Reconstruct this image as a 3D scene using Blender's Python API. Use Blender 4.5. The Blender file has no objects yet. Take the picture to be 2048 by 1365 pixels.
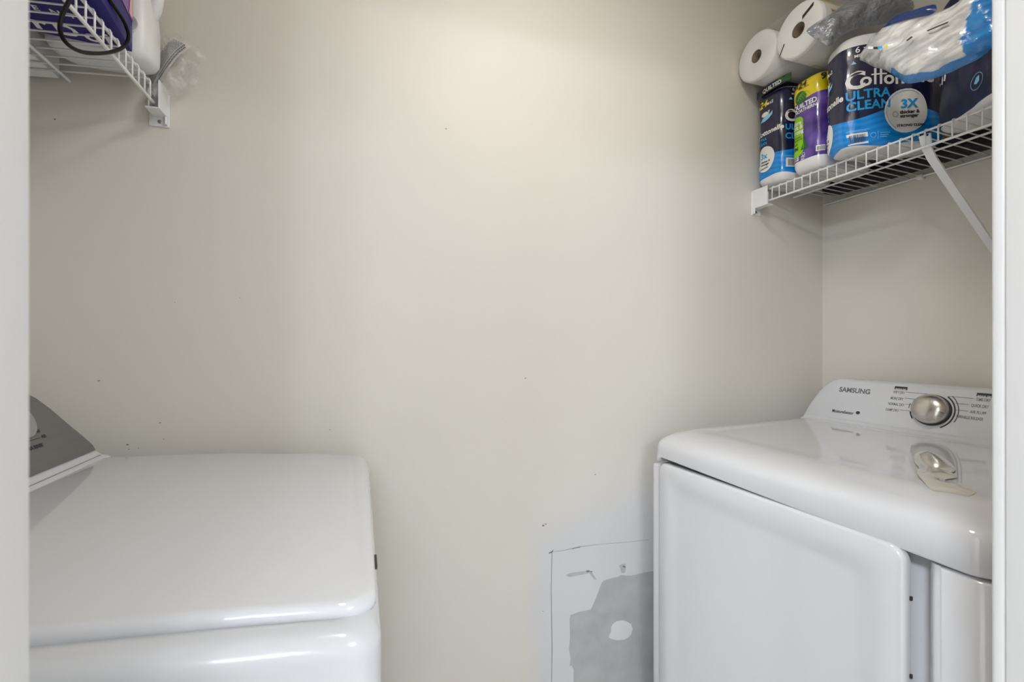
import bpy, bmesh, math, random
from mathutils import Vector, Matrix, noise
from mathutils.geometry import delaunay_2d_cdt

random.seed(7)
SC = bpy.context.scene
COL = SC.collection
PI = math.pi
H = 1.215                       # camera height above the floor
YAW = math.atan2(304, 910)      # camera turned to the right of the back wall's normal
CY, SY = math.cos(YAW), math.sin(YAW)

# ------------------------------------------------------------------ camera
cam_d = bpy.data.cameras.new('camera')
cam_d.sensor_width = 36.0
cam_d.lens = 910 / 2048 * 36
cam_d.clip_start = 0.02
cam_d.dof.use_dof = True
cam_d.dof.focus_distance = 1.25
cam_d.dof.aperture_fstop = 6.5
cam = bpy.data.objects.new('camera', cam_d)
cam.location = (0, 0, H)
cam.rotation_euler = (PI / 2, 0, -YAW)
COL.objects.link(cam)
SC.camera = cam

# ------------------------------------------------------------------ world, exposure
w = bpy.data.worlds.new('world'); SC.world = w; w.use_nodes = True
w.node_tree.nodes['Background'].inputs[0].default_value = (0.9, 0.95, 1, 1)
w.node_tree.nodes['Background'].inputs[1].default_value = 0.3
SC.view_settings.view_transform = 'Standard'
SC.view_settings.look = 'None'
SC.view_settings.gamma = 1
SC.view_settings.use_curve_mapping = False
SC.view_settings.exposure = 1.06
CLOSET_LAMP = 22              # emission of the closet's ceiling lamp
HALL_LAMP = 56                # emission of the hall's globes
HALL_FILL = 18  # emission of the unseen fill lamps added in the hall

# ------------------------------------------------------------------ room measures
D = 1.16                        # back wall
XL, XR = -0.69, 1.527           # left and right wall
YD0, YD1 = 0.17, 0.30           # door wall
DL, DR = -0.1605, 0.648         # door opening
DH = 2.045
CEIL = 2.40

# ------------------------------------------------------------------ helpers
def ray(u, v):
    a = (u - 1024) / 910; b = (682.5 - v) / 910
    return Vector((a * CY + SY, CY - a * SY, b))
def on_y(u, v, y):
    r = ray(u, v); return r * (y / r.y) + Vector((0, 0, H))
def on_x(u, v, x):
    r = ray(u, v); return r * (x / r.x) + Vector((0, 0, H))
def on_z(u, v, z):
    r = ray(u, v); return r * ((z - H) / r.z) + Vector((0, 0, H))
def at_d(u, v, d):
    return ray(u, v) * d + Vector((0, 0, H))

def sock(n, *names):
    for k in names:
        if k in n.inputs: return n.inputs[k]
def mat(name, col, rough=0.5, metal=0.0, coat=0.0, spec=None, bump=None, trans=0.0, ior=None, var=None, emit=None, aniso=0):
    m = bpy.data.materials.new(name); m.use_nodes = True
    nt = m.node_tree; b = nt.nodes['Principled BSDF']
    b.inputs['Base Color'].default_value = (*col, 1)
    b.inputs['Roughness'].default_value = rough
    b.inputs['Metallic'].default_value = metal
    b.inputs['Coat Weight'].default_value = coat
    b.inputs['Coat Roughness'].default_value = 0.05
    if spec is not None: b.inputs['Specular IOR Level'].default_value = spec
    if trans: b.inputs['Transmission Weight'].default_value = trans
    if ior: b.inputs['IOR'].default_value = ior
    if emit:
        b.inputs['Emission Color'].default_value = (*emit[0], 1)
        b.inputs['Emission Strength'].default_value = emit[1]
    if var:                      # (scale, amount): mottled colour
        tc = nt.nodes.new('ShaderNodeTexCoord'); n = nt.nodes.new('ShaderNodeTexNoise')
        n.inputs['Scale'].default_value = var[0]; n.inputs['Detail'].default_value = 4
        nt.links.new(tc.outputs['Object'], n.inputs['Vector'])
        mx = nt.nodes.new('ShaderNodeMix'); mx.data_type = 'RGBA'
        mx.inputs['A'].default_value = (*[c * (1 - var[1]) for c in col], 1)
        mx.inputs['B'].default_value = (*[min(1, c * (1 + var[1])) for c in col], 1)
        nt.links.new(n.outputs['Fac'], mx.inputs['Factor'])
        nt.links.new(mx.outputs['Result'], b.inputs['Base Color'])
    if bump:                     # (scale, strength, distance, stretch)
        tc = nt.nodes.new('ShaderNodeTexCoord'); mp = nt.nodes.new('ShaderNodeMapping')
        st = bump[3] if len(bump) > 3 else (1, 1, 1)
        mp.inputs['Scale'].default_value = st
        n = nt.nodes.new('ShaderNodeTexNoise'); n.inputs['Scale'].default_value = bump[0]
        n.inputs['Detail'].default_value = 3
        bp = nt.nodes.new('ShaderNodeBump')
        bp.inputs['Strength'].default_value = bump[1]; bp.inputs['Distance'].default_value = bump[2]
        nt.links.new(tc.outputs['Object'], mp.inputs['Vector'])
        nt.links.new(mp.outputs[0], n.inputs['Vector'])
        nt.links.new(n.outputs['Fac'], bp.inputs['Height'])
        nt.links.new(bp.outputs[0], b.inputs['Normal'])
    return m

class NT:
    """tiny node helper"""
    def __init__(s, m): s.t = m.node_tree; s.b = s.t.nodes['Principled BSDF']
    def val(s, x):
        return x
    def math(s, op, a, b=None, c=None):
        n = s.t.nodes.new('ShaderNodeMath'); n.operation = op
        for i, x in enumerate((a, b, c)):
            if x is None: continue
            if isinstance(x, (int, float)): n.inputs[i].default_value = x
            else: s.t.links.new(x, n.inputs[i])
        return n.outputs[0]
    def mix(s, f, a, b):
        n = s.t.nodes.new('ShaderNodeMix'); n.data_type = 'RGBA'
        for k, x in (('Factor', f), ('A', a), ('B', b)):
            i = [q for q in n.inputs if q.name == k and (q.type == ('VALUE' if k == 'Factor' else 'RGBA'))][0]
            if isinstance(x, (int, float)): i.default_value = x
            elif isinstance(x, tuple): i.default_value = (*x, 1)
            else: s.t.links.new(x, i)
        return [o for o in n.outputs if o.type == 'RGBA'][0]
    def step(s, x, lo, hi):
        n = s.t.nodes.new('ShaderNodeMapRange'); n.interpolation_type = 'SMOOTHSTEP'
        s.t.links.new(x, n.inputs[0]); n.inputs[1].default_value = lo; n.inputs[2].default_value = hi
        return n.outputs[0]
    def noise(s, vec, scale, detail=3):
        n = s.t.nodes.new('ShaderNodeTexNoise'); n.inputs['Scale'].default_value = scale
        n.inputs['Detail'].default_value = detail
        s.t.links.new(vec, n.inputs['Vector']); return n.outputs['Fac']
    def coord(s, k='Object'):
        n = s.t.nodes.new('ShaderNodeTexCoord'); return n.outputs[k]
    def sep(s, v):
        n = s.t.nodes.new('ShaderNodeSeparateXYZ'); s.t.links.new(v, n.inputs[0]); return n.outputs
    def mapping(s, v, scale):
        n = s.t.nodes.new('ShaderNodeMapping'); n.inputs['Scale'].default_value = scale
        s.t.links.new(v, n.inputs[0]); return n.outputs[0]
    def bump(s, h, strength, dist):
        n = s.t.nodes.new('ShaderNodeBump'); n.inputs['Strength'].default_value = strength
        n.inputs['Distance'].default_value = dist
        s.t.links.new(h, n.inputs['Height']); s.t.links.new(n.outputs[0], s.b.inputs['Normal'])
    def col(s, x): s.t.links.new(x, s.b.inputs['Base Color'])

def link_mesh(name, me, m=None, parent=None, smooth=None):
    if m is not None: me.materials.append(m)
    o = bpy.data.objects.new(name, me); COL.objects.link(o)
    if parent is not None: o.parent = parent
    if smooth is not None:
        for p in me.polygons: p.use_smooth = True
        me.set_sharp_from_angle(angle=math.radians(smooth))
    return o
def obj(name, verts, faces, m=None, parent=None, smooth=None, fixn=True):
    me = bpy.data.meshes.new(name)
    me.from_pydata([tuple(v) for v in verts], [], faces); me.update()
    if fixn:
        bm = bmesh.new(); bm.from_mesh(me); bmesh.ops.recalc_face_normals(bm, faces=bm.faces); bm.to_mesh(me); bm.free()
    return link_mesh(name, me, m, parent, smooth)
def obj_bm(name, bm, m=None, parent=None, smooth=None):
    bmesh.ops.recalc_face_normals(bm, faces=bm.faces)
    me = bpy.data.meshes.new(name); bm.to_mesh(me); bm.free()
    return link_mesh(name, me, m, parent, smooth)
def add_box(bm, lo, hi, bev=0, seg=2):
    vs = [bm.verts.new((x, y, z)) for x in (lo[0], hi[0]) for y in (lo[1], hi[1]) for z in (lo[2], hi[2])]
    idx = [(0, 1, 3, 2), (4, 6, 7, 5), (0, 4, 5, 1), (2, 3, 7, 6), (0, 2, 6, 4), (1, 5, 7, 3)]
    fs = [bm.faces.new([vs[i] for i in f]) for f in idx]
    if bev:
        es = list({e for f in fs for e in f.edges})
        bmesh.ops.bevel(bm, geom=es, offset=bev, segments=seg, profile=0.5, affect='EDGES')
def box(name, lo, hi, m, parent=None, bev=0, seg=2):
    bm = bmesh.new(); add_box(bm, lo, hi, bev, seg)
    return obj_bm(name, bm, m, parent, 35 if bev else None)
def tube_data(path, r, n=8, closed=False):
    vs, fs = [], []
    P = [Vector(p) for p in path]; N = len(P)
    rr = r if isinstance(r, (list, tuple)) else [r] * N
    up = None
    for i, p in enumerate(P):
        if closed: t = P[(i + 1) % N] - P[i - 1]
        else: t = P[min(i + 1, N - 1)] - P[max(i - 1, 0)]
        t.normalize()
        if up is None:
            up = t.orthogonal().normalized()
        up = (up - t * up.dot(t)).normalized()
        s = t.cross(up)
        for k in range(n):
            a = 2 * PI * k / n
            vs.append(p + (up * math.cos(a) + s * math.sin(a)) * rr[i])
    M = N if closed else N - 1
    for i in range(M):
        for k in range(n):
            a, b = i * n + k, i * n + (k + 1) % n
            c, d = ((i + 1) % N) * n + (k + 1) % n, ((i + 1) % N) * n + k
            fs.append((a, b, c, d))
    if not closed:
        fs.append(tuple(reversed(range(n)))); fs.append(tuple(range((N - 1) * n, N * n)))
    return vs, fs
def tube(name, path, r, m, parent=None, n=8, closed=False):
    v, f = tube_data(path, r, n, closed)
    return obj(name, v, f, m, parent, 60)
def loops(name, LL, m, parent=None, smooth=35, cap0=True, cap1=True, post=None):
    """bridge a stack of closed loops with equal vertex counts"""
    n = len(LL[0]); vs = [v for L in LL for v in L]; fs = []
    for i in range(len(LL) - 1):
        for k in range(n):
            fs.append((i * n + k, i * n + (k + 1) % n, (i + 1) * n + (k + 1) % n, (i + 1) * n + k))
    if cap0: fs.append(tuple(reversed(range(n))))
    if cap1: fs.append(tuple(range((len(LL) - 1) * n, len(LL) * n)))
    if post: vs = [post(Vector(v)) for v in vs]
    return obj(name, vs, fs, m, parent, smooth)
def rrect(x0, x1, y0, y1, r, n=6):
    """rounded rectangle, counter-clockwise; r = one radius or four (x0y0, x1y0, x1y1, x0y1)"""
    if not isinstance(r, (list, tuple)): r = [r] * 4
    pts = []
    for (cx, cy, a0, rr) in ((x0 + r[0], y0 + r[0], PI, r[0]), (x1 - r[1], y0 + r[1], 1.5 * PI, r[1]),
                             (x1 - r[2], y1 - r[2], 0, r[2]), (x0 + r[3], y1 - r[3], .5 * PI, r[3])):
        for k in range(n + 1):
            a = a0 + k / n * PI / 2
            pts.append((cx + rr * math.cos(a), cy + rr * math.sin(a)))
    return pts
def empty(name, loc=(0, 0, 0), rz=0):
    o = bpy.data.objects.new(name, None); COL.objects.link(o)
    o.location = loc; o.rotation_euler = (0, 0, rz); o.empty_display_size = 0.05
    return o
def tag(o, label, cat, group=None):
    o['label'] = label; o['category'] = cat
    if group: o['group'] = group
    return o
def struct(o):
    o['kind'] = 'structure'; return o

def catmull(pts, n=6, closed=False):
    P = [Vector(p) for p in pts]; N = len(P); out = []
    rng = range(N) if closed else range(N - 1)
    for i in rng:
        if closed: p0, p1, p2, p3 = P[i - 1], P[i], P[(i + 1) % N], P[(i + 2) % N]
        else: p0, p1, p2, p3 = P[max(i - 1, 0)], P[i], P[i + 1], P[min(i + 2, N - 1)]
        for k in range(n):
            t = k / n
            out.append(0.5 * ((2 * p1) + (p2 - p0) * t + (2 * p0 - 5 * p1 + 4 * p2 - p3) * t * t + (3 * p1 - p0 - 3 * p2 + p3) * t ** 3))
    if not closed: out.append(P[-1])
    return out
def seg_dist(p, a, b):
    ab = b - a; t = max(0, min(1, (p - a).dot(ab) / max(ab.length_squared, 1e-12)))
    return (p - a - ab * t).length
def inside(p, poly):
    c = False; n = len(poly)
    for i in range(n):
        a, b = poly[i], poly[i - 1]
        if (a.y > p.y) != (b.y > p.y) and p.x < (b.x - a.x) * (p.y - a.y) / (b.y - a.y) + a.x: c = not c
    return c
def cdt(poly, step):
    """fill a 2-D outline with a fine triangulation; returns points, triangles, distance to the outline"""
    poly = [Vector(p[:2]) for p in poly]; n = len(poly)
    pts = list(poly); xs = [p.x for p in poly]; ys = [p.y for p in poly]
    y = min(ys) + step / 2; j = 0
    while y < max(ys):
        x = min(xs) + (step / 2 if j % 2 else 0)
        while x < max(xs):
            p = Vector((x, y))
            if inside(p, poly) and min(seg_dist(p, poly[i - 1], poly[i]) for i in range(n)) > step * .4: pts.append(p)
            x += step
        y += step * .87; j += 1
    r = delaunay_2d_cdt(pts, [(i, (i + 1) % n) for i in range(n)], [tuple(range(n))], 1, 1e-7)
    V = [Vector(p) for p in r[0]]
    dist = [min(seg_dist(p, poly[i - 1], poly[i]) for i in range(n)) for p in V]
    return V, [tuple(f) for f in r[2]], dist
def pillow(name, poly, step, place, thick, m, parent=None, back=0.5, soft=0.03, fold=0.0, fscale=30, stretch=(1, 1, 1), seed=0, uv=False, low=None):
    """puffy closed pouch: place(x, y, h) -> world; both skins share the outline"""
    V, T, dist = cdt(poly, step); n = len(V); vs = []; fs = []; bmap = {}
    def hgt(i, k):
        e = 1 - max(0, 1 - dist[i] / soft) ** 2
        h = thick * e
        if fold and dist[i] > 1e-6:
            q = Vector((V[i].x * stretch[0] * fscale, V[i].y * stretch[1] * fscale, seed + k * 7.3))
            c = 1 - abs(noise.noise(q)) * 2
            h += fold * min(1, dist[i] / (soft * .5)) * (c * .7 + noise.noise(q * 2.3) * .5)
        return h
    for i in range(n): vs.append(place(V[i].x, V[i].y, hgt(i, 0)))
    for i in range(n):
        if dist[i] < 1e-6: bmap[i] = i
        else: bmap[i] = len(vs); vs.append(place(V[i].x, V[i].y, -hgt(i, 1) * back))
    fs = [tuple(t) for t in T] + [tuple(bmap[i] for i in reversed(t)) for t in T]
    fs = [f for i, f in enumerate(fs) if not (i >= len(T) and f == tuple(reversed(fs[i - len(T)])))]
    o = obj(name, vs, fs, m, parent, 80)
    if uv:
        xs = [p.x for p in V]; ys = [p.y for p in V]
        co = {}
        for i in range(n): co[i] = co[bmap[i]] = ((V[i].x - min(xs)) / (max(xs) - min(xs)), (V[i].y - min(ys)) / (max(ys) - min(ys)))
        if low:
            pl = [Vector(p[:2]) for p in poly]; L = len(pl)
            for i in range(n):
                dl = min(seg_dist(V[i], pl[j], pl[(j + 1) % L]) for j in range(int(low[0] * L), int(low[1] * L)))
                co[i] = co[bmap[i]] = (co[i][0], dl)
        lay = o.data.uv_layers.new(name='uv')
        for l in o.data.loops: lay.data[l.index].uv = co[l.vertex_index]
    return o

_tc = {}
def text2d(s, size, bold=0.0, shear=0.0, align='LEFT', spacing=1.0):
    k = (s, size, bold, shear, align, spacing)
    if k in _tc: return _tc[k]
    c = bpy.data.curves.new('text', 'FONT'); c.body = s; c.size = size; c.offset = bold * size
    c.shear = shear; c.align_x = align; c.resolution_u = 3; c.space_character = spacing
    c.fill_mode = 'FRONT'
    o = bpy.data.objects.new('text', c); COL.objects.link(o)
    dg = bpy.context.evaluated_depsgraph_get(); dg.update()
    me = bpy.data.meshes.new_from_object(o.evaluated_get(dg))
    r = ([Vector((v.co.x, v.co.y)) for v in me.vertices], [tuple(p.vertices) for p in me.polygons])
    bpy.data.objects.remove(o); bpy.data.curves.remove(c); bpy.data.meshes.remove(me)
    _tc[k] = r; return r
class Print:
    """collects flat print (lettering, marks) of one colour on a surface: place(x, y) -> point just off the surface"""
    def __init__(s, place): s.p = place; s.v = []; s.f = []
    def add(s, V, F, flip=False):
        b = len(s.v); s.v += [s.p(q[0], q[1]) for q in V]; s.f += [tuple(b + i for i in f) for f in F]
    def text(s, t, x, y, size, bold=0.0, shear=0.0, align='LEFT', spacing=1.0, rot=0.0, sx=1.0):
        V, F = text2d(t, size, bold, shear, align, spacing)
        c, n = math.cos(rot), math.sin(rot)
        s.add([(x + sx * v.x * c - v.y * n, y + sx * v.x * n + v.y * c) for v in V], F)
    def rect(s, x0, y0, x1, y1, n=6):
        V = []; F = []
        for i in range(n + 1):
            x = x0 + (x1 - x0) * i / n; V += [(x, y0), (x, y1)]
            if i: F.append((2 * i - 2, 2 * i, 2 * i + 1, 2 * i - 1))
        s.add(V, F)
    def poly(s, pts, step):
        V, F, d = cdt(pts, step); s.add(V, F)
    def ellipse(s, cx, cy, rx, ry, step=0.006, n=28, rot=0):
        c, q = math.cos(rot), math.sin(rot)
        s.poly([(cx + rx * math.cos(a) * c - ry * math.sin(a) * q, cy + rx * math.cos(a) * q + ry * math.sin(a) * c) for a in [2 * PI * k / n for k in range(n)]], step)
    def arc(s, cx, cy, rx, ry, a0, a1, wd, n=24):
        V = []; F = []
        for i in range(n + 1):
            a = a0 + (a1 - a0) * i / n
            V += [(cx + (rx - wd / 2) * math.cos(a), cy + (ry - wd / 2) * math.sin(a)), (cx + (rx + wd / 2) * math.cos(a), cy + (ry + wd / 2) * math.sin(a))]
            if i: F.append((2 * i - 2, 2 * i, 2 * i + 1, 2 * i - 1))
        s.add(V, F)
    def build(s, name, m, parent):
        o = obj(name, s.v, s.f, m, parent, None, fixn=False); o['kind'] = 'stuff'; return o
def patch(name, pts, place, m, parent, step=0.02, h=0.0006):
    """thin layer with a bevelled rim standing on a surface: place(x, y, h)"""
    V, F, d = cdt(pts, step); n = len(V)
    vs = [place(V[i].x, V[i].y, h if d[i] > 1e-6 else h * .25) for i in range(n)]
    return obj(name, vs, F, m, parent, 60, fixn=False)

# ------------------------------------------------------------------ materials
BEIGE = (0.76, 0.725, 0.652)
M = {}
M['wall'] = mat('wall_paint', BEIGE, 0.5, spec=0.35, bump=(260, 0.06, 0.001), var=(1.3, 0.02))
M['ceiling'] = mat('ceiling_paint', (0.84, 0.83, 0.81), 0.8)
M['hall'] = mat('hall_paint', (0.70, 0.69, 0.66), 0.7)
M['floor'] = mat('vinyl_floor', (0.50, 0.46, 0.41), 0.4, var=(6, 0.12))
M['trim'] = mat('white_trim_paint', (0.65, 0.64, 0.62), 0.35, bump=(90, 0.05, 0.001))
M['enamel'] = mat('white_enamel', (0.685, 0.683, 0.69), 0.08, coat=0.6, bump=(5, 0.008, 0.004))
M['plastic'] = mat('white_plastic', (0.66, 0.665, 0.68), 0.22, coat=0.3)
M['cover'] = mat('off_white_cover', (0.61, 0.612, 0.62), 0.2, coat=0.3)
M['lid'] = mat('white_gloss_lid', (0.67, 0.67, 0.68), 0.06, coat=0.8)
M['wire'] = mat('white_vinyl_wire', (0.82, 0.815, 0.80), 0.3, coat=0.2)
M['bracket'] = mat('white_bracket_plastic', (0.83, 0.83, 0.83), 0.35)
M['dark'] = mat('dark_gap', (0.02, 0.02, 0.022), 0.6)
M['ink'] = mat('black_ink', (0.03, 0.03, 0.032), 0.5)
M['greyink'] = mat('grey_ink', (0.16, 0.16, 0.165), 0.5)
M['steel'] = mat('screw_steel', (0.35, 0.35, 0.36), 0.35, metal=1)
M['chrome'] = mat('satin_nickel', (0.62, 0.59, 0.55), 0.22, metal=1, bump=(60, 0.03, 0.001))
M['paper'] = mat('white_paper', (0.80, 0.79, 0.77), 0.9, bump=(300, 0.3, 0.001))
M['white'] = mat('white_film', (0.82, 0.81, 0.80), 0.28, coat=0.4, bump=(35, 0.25, 0.003))
M['cream'] = mat('white_print', (0.86, 0.85, 0.82), 0.4)
M['cyan'] = mat('cyan_print', (0.02, 0.38, 0.80), 0.4)
M['ltblue'] = mat('pale_blue_print', (0.30, 0.66, 0.90), 0.4)
M['yellow'] = mat('yellow_print', (0.88, 0.68, 0.01), 0.35, coat=0.4)
M['green'] = mat('lime_print', (0.28, 0.62, 0.01), 0.4)
M['dkgreen'] = mat('dark_green_print', (0.03, 0.14, 0.03), 0.45)
M['cardboard'] = mat('cardboard', (0.35, 0.27, 0.20), 0.9)
M['jug'] = mat('white_jug_plastic', (0.82, 0.82, 0.81), 0.35)
M['cord'] = mat('black_rubber', (0.004, 0.004, 0.0045), 0.45, spec=.15)
M['black'] = mat('black_cloth', (0.012, 0.011, 0.011), 0.85, bump=(60, 0.4, 0.003))

# brushed steel of the washer's console
m = M['brushed'] = mat('brushed_steel_panel', (0.40, 0.395, 0.385), 0.38, metal=0.75)
q = NT(m); nn = q.noise(q.mapping(q.coord(), (60, 3, 260)), 5, 4)
q.col(q.mix(nn, (0.20, 0.197, 0.19), (0.30, 0.296, 0.288)))

# wall_back: beige paint with a soft-edged area of white primer at the repair
m = M['wallback'] = mat('wall_paint_with_primer', BEIGE, 0.5, spec=0.35)
q = NT(m); co = q.coord('Object'); xyz = q.sep(co)
nz = q.noise(co, 9, 4); nb = q.noise(co, 260, 2); n1 = q.noise(co, 1.3, 3)
wob = q.math('MULTIPLY', q.math('SUBTRACT', nz, 0.5), 0.06)
px = q.step(q.math('ADD', xyz[0], wob), 0.405, 0.485)
pz = q.step(q.math('ADD', xyz[2], q.math('ADD', wob, q.math('MULTIPLY', xyz[0], -0.25))), 0.68, 0.50)
prim = q.math('MULTIPLY', px, pz)
base = q.mix(n1, tuple(c * .98 for c in BEIGE), tuple(c * 1.02 for c in BEIGE))
q.col(q.mix(prim, base, (0.71, 0.708, 0.705)))
q.bump(nb, 0.06, 0.001)

def film_mat(name, fn, rough=0.22, wr=(22, 0.5, 0.006), stretch=(1, 1, 0.35), coat=.45):
    m = mat(name, (0.1, 0.1, 0.1), rough, coat=coat)
    q = NT(m); uv = q.coord('UV'); s = q.sep(uv)
    q.col(fn(q, s[0], s[1], uv))
    q.bump(q.noise(q.mapping(q.coord('Object'), stretch), wr[0], 4), wr[1], wr[2])
    return m
def navy_fn(lo, hi, wave_h, blue_on=True):
    def fn(q, u, v, uv):
        navy = (0.012, 0.013, 0.05)
        rip = q.math('MULTIPLY', q.math('ADD', q.math('SINE', q.math('ADD', q.math('MULTIPLY', v, 420.0), q.math('MULTIPLY', q.math('SINE', q.math('MULTIPLY', u, 55.0)), 2.2))), 1.0), 0.5)
        blue = q.mix(rip, (0.003, 0.21, 0.66), (0.008, 0.30, 0.78))
        edge = q.math('ADD', wave_h, q.math('MULTIPLY', q.math('SINE', q.math('ADD', q.math('MULTIPLY', u, 26.0), 1.2)), 0.014))
        isb = q.step(q.math('SUBTRACT', edge, v), -0.0006, 0.0006)
        c = q.mix(isb, navy, blue) if blue_on else q.mix(0.0, navy, navy)
        c = q.mix(q.step(v, hi - .0006, hi + .0006), c, (0.80, 0.80, 0.80))
        lo_e = q.math('ADD', lo, q.math('MULTIPLY', q.math('SINE', q.math('MULTIPLY', u, 40.0)), 0.003))
        return q.mix(q.step(q.math('SUBTRACT', lo_e, v), -.0006, .0006), c, (0.80, 0.79, 0.78))
    return fn
M['navy1'] = film_mat('navy_tissue_wrap', navy_fn(0.024, 0.285, 0.105))
M['navy3'] = film_mat('navy_blue_tissue_wrap', navy_fn(0.006, 0.258, 0.086))
M['navy4'] = film_mat('dark_navy_tissue_wrap', navy_fn(0.012, 0.31, 0.0, False), rough=.38, coat=.12, wr=(14, 0.5, 0.006), stretch=(1, 1, 1))
def purple_fn(q, u, v, uv):
    n = q.t.nodes.new('ShaderNodeTexVoronoi'); n.inputs['Scale'].default_value = 26
    q.t.links.new(uv, n.inputs['Vector'])
    c = q.mix(n.outputs['Distance'], (0.20, 0.11, 0.50), (0.02, 0.006, 0.12))
    yedge = q.math('ADD', 0.225, q.math('MULTIPLY', u, 0.12))
    c = q.mix(q.step(q.math('SUBTRACT', v, yedge), -.0006, .0006), c, (0.85, 0.66, 0.01))
    c = q.mix(q.step(v, .2665, .2675), c, (0.75, 0.75, 0.74))
    return q.mix(q.step(v, .034, .033), c, (0.80, 0.79, 0.78))
M['purple'] = film_mat('purple_tissue_wrap', purple_fn)

def thin_film(name, tint, alpha, rough=0.12, bump=None, anoise=None):
    """clear crinkled plastic: mostly see-through, with gloss and a little haze"""
    m = bpy.data.materials.new(name); m.use_nodes = True; nt = m.node_tree
    b = nt.nodes['Principled BSDF']; b.inputs['Base Color'].default_value = (*tint, 1)
    b.inputs['Roughness'].default_value = rough; b.inputs['Alpha'].default_value = alpha
    b.inputs['Coat Weight'].default_value = 0.6; b.inputs['Coat Roughness'].default_value = 0.05
    if anoise:
        q = NT(m); nt.links.new(q.math('MULTIPLY_ADD', q.step(q.noise(q.coord('Object'), anoise[0], 4), .38, .72), anoise[1], alpha), b.inputs['Alpha'])
    if bump:
        q = NT(m); q.bump(q.noise(q.mapping(q.coord('Object'), bump[3]), bump[0], 4), bump[1], bump[2])
    return m
M['clear'] = thin_film('clear_plastic', (0.85, 0.84, 0.80), 0.07, bump=(40, 0.9, 0.008, (1, 1, 1)), anoise=(38, .38))
M['clearwrap'] = thin_film('clear_wrap', (0.80, 0.80, 0.76), 0.30, bump=(30, 0.5, 0.004, (1, 1, 1)))

# ------------------------------------------------------------------ the setting
T = 0.1
wb = struct(box('wall_back', (XL - T, D, 0), (XR + T, D + T, CEIL), M['wallback']))
struct(box('wall_left', (XL - T, YD1, 0), (XL, D, CEIL), M['wall']))
struct(box('wall_right', (XR, YD1, 0), (XR + T, D, CEIL), M['wall']))
HX0, HX1, HY = -2.3, 2.6, -2.5
bm = bmesh.new()
add_box(bm, (HX0, YD0, 0), (DL - .02, YD1, CEIL)); add_box(bm, (DR + .02, YD0, 0), (HX1, YD1, CEIL))
add_box(bm, (DL - .02, YD0, DH + .02), (DR + .02, YD1, CEIL))
struct(obj_bm('wall_front', bm, M['wall']))
struct(box('floor', (HX0 - T, HY - T, -.1), (HX1 + T, D + T, 0), M['floor']))
struct(box('ceiling', (HX0 - T, HY - T, CEIL), (HX1 + T, D + T, CEIL + .1), M['ceiling']))
struct(box('wall_hall_far', (HX0 - T, HY - T, 0), (HX1 + T, HY, CEIL), M['hall']))
struct(box('wall_hall_left', (HX0 - T, HY, 0), (HX0, YD1, CEIL), M['hall']))
struct(box('wall_hall_right', (HX1, HY, 0), (HX1 + T, YD1, CEIL), M['hall']))
# door lining: jamb boards and the casing on the closet side
struct(box('trim_1', (DL - .02, YD0 - .012, 0), (DL, YD1 + .0005, DH), M['trim'], bev=.002))
bm = bmesh.new(); add_box(bm, (DR, YD0 - .012, 0), (DR + .02, YD1 - .0085, DH), .0015)
struct(obj_bm('trim_2', bm, M['trim'], smooth=35))
struct(box('trim_3', (DL - .02, YD0 - .012, DH), (DR + .02, YD1, DH + .02), M['trim'], bev=.002))
struct(box('trim_4', (DR + .0012, YD1 - .0085, 0), (DR + .022, YD1 + .004, DH), M['trim'], bev=.0035, seg=3))

# repair on the back wall: skim coat, filler, pencil lines, specks
def wp(x, z, h=0): return Vector((x, D - h, z))
def wpx(u, v):
    p = on_y(u, v, D); return (p.x, p.z)
M['skim'] = mat('grey_joint_compound', (0.48, 0.48, 0.472), 0.8, var=(22, 0.20))
M['filler'] = mat('white_filler', (0.76, 0.76, 0.76), 0.8)
M['pencil'] = mat('pencil_mark', (0.20, 0.195, 0.19), 0.8)
skim = [(1139, 1240), (1141, 1231), (1146, 1229), (1160, 1224), (1172, 1222), (1182, 1219), (1187, 1208), (1192, 1197), (1197, 1183), (1202, 1169),
        (1206, 1163), (1213, 1160), (1224, 1157), (1237, 1154), (1241, 1151), (1252, 1152), (1263, 1152), (1276, 1149), (1292, 1145), (1330, 1140),
        (1340, 1250), (1340, 1420), (1145, 1420), (1147, 1365), (1147, 1340), (1143, 1332), (1139, 1333), (1141, 1318), (1138, 1300), (1140, 1275)]
patch('skim_coat', [wpx(*p) for p in skim], wp, M['skim'], wb, 0.03)
blob = [(1222, 1255), (1226, 1248), (1233, 1243), (1245, 1241), (1254, 1244), (1262, 1249), (1265, 1258), (1262, 1269), (1256, 1276), (1248, 1280),
        (1235, 1281), (1223, 1279), (1217, 1275), (1219, 1269), (1222, 1264)]
patch('filler_spot', [wpx(*p) for p in blob], lambda x, z, h: wp(x, z, h + .0006), M['filler'], wb, 0.01)
def wline(pts, wd, name='pencil_line', mm='pencil'):
    V = []; F = []
    for i, (u, v) in enumerate(pts):
        p = Vector(wpx(u, v)); a = Vector(wpx(*pts[max(0, i - 1)])); b = Vector(wpx(*pts[min(len(pts) - 1, i + 1)]))
        t = (b - a).normalized(); n = Vector((-t.y, t.x)) * wd / 2
        V += [wp(p.x + n.x, p.y + n.y, .0009), wp(p.x - n.x, p.y - n.y, .0009)]
        if i: F.append((2 * i - 2, 2 * i - 1, 2 * i + 1, 2 * i))
    return obj(name, V, F, M[mm], wb, fixn=False)
wline([(1104, 1104), (1103, 1140), (1102, 1180), (1103, 1230), (1104, 1300), (1103, 1365), (1103, 1420)], .0013)
M['faint'] = mat('faint_pencil', (0.40, 0.40, 0.40), 0.8)
wline([(1098, 1107), (1106, 1104), (1125, 1102), (1160, 1094), (1200, 1089), (1250, 1085), (1297, 1080)], .0012, 'pencil_line', 'faint')
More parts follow.
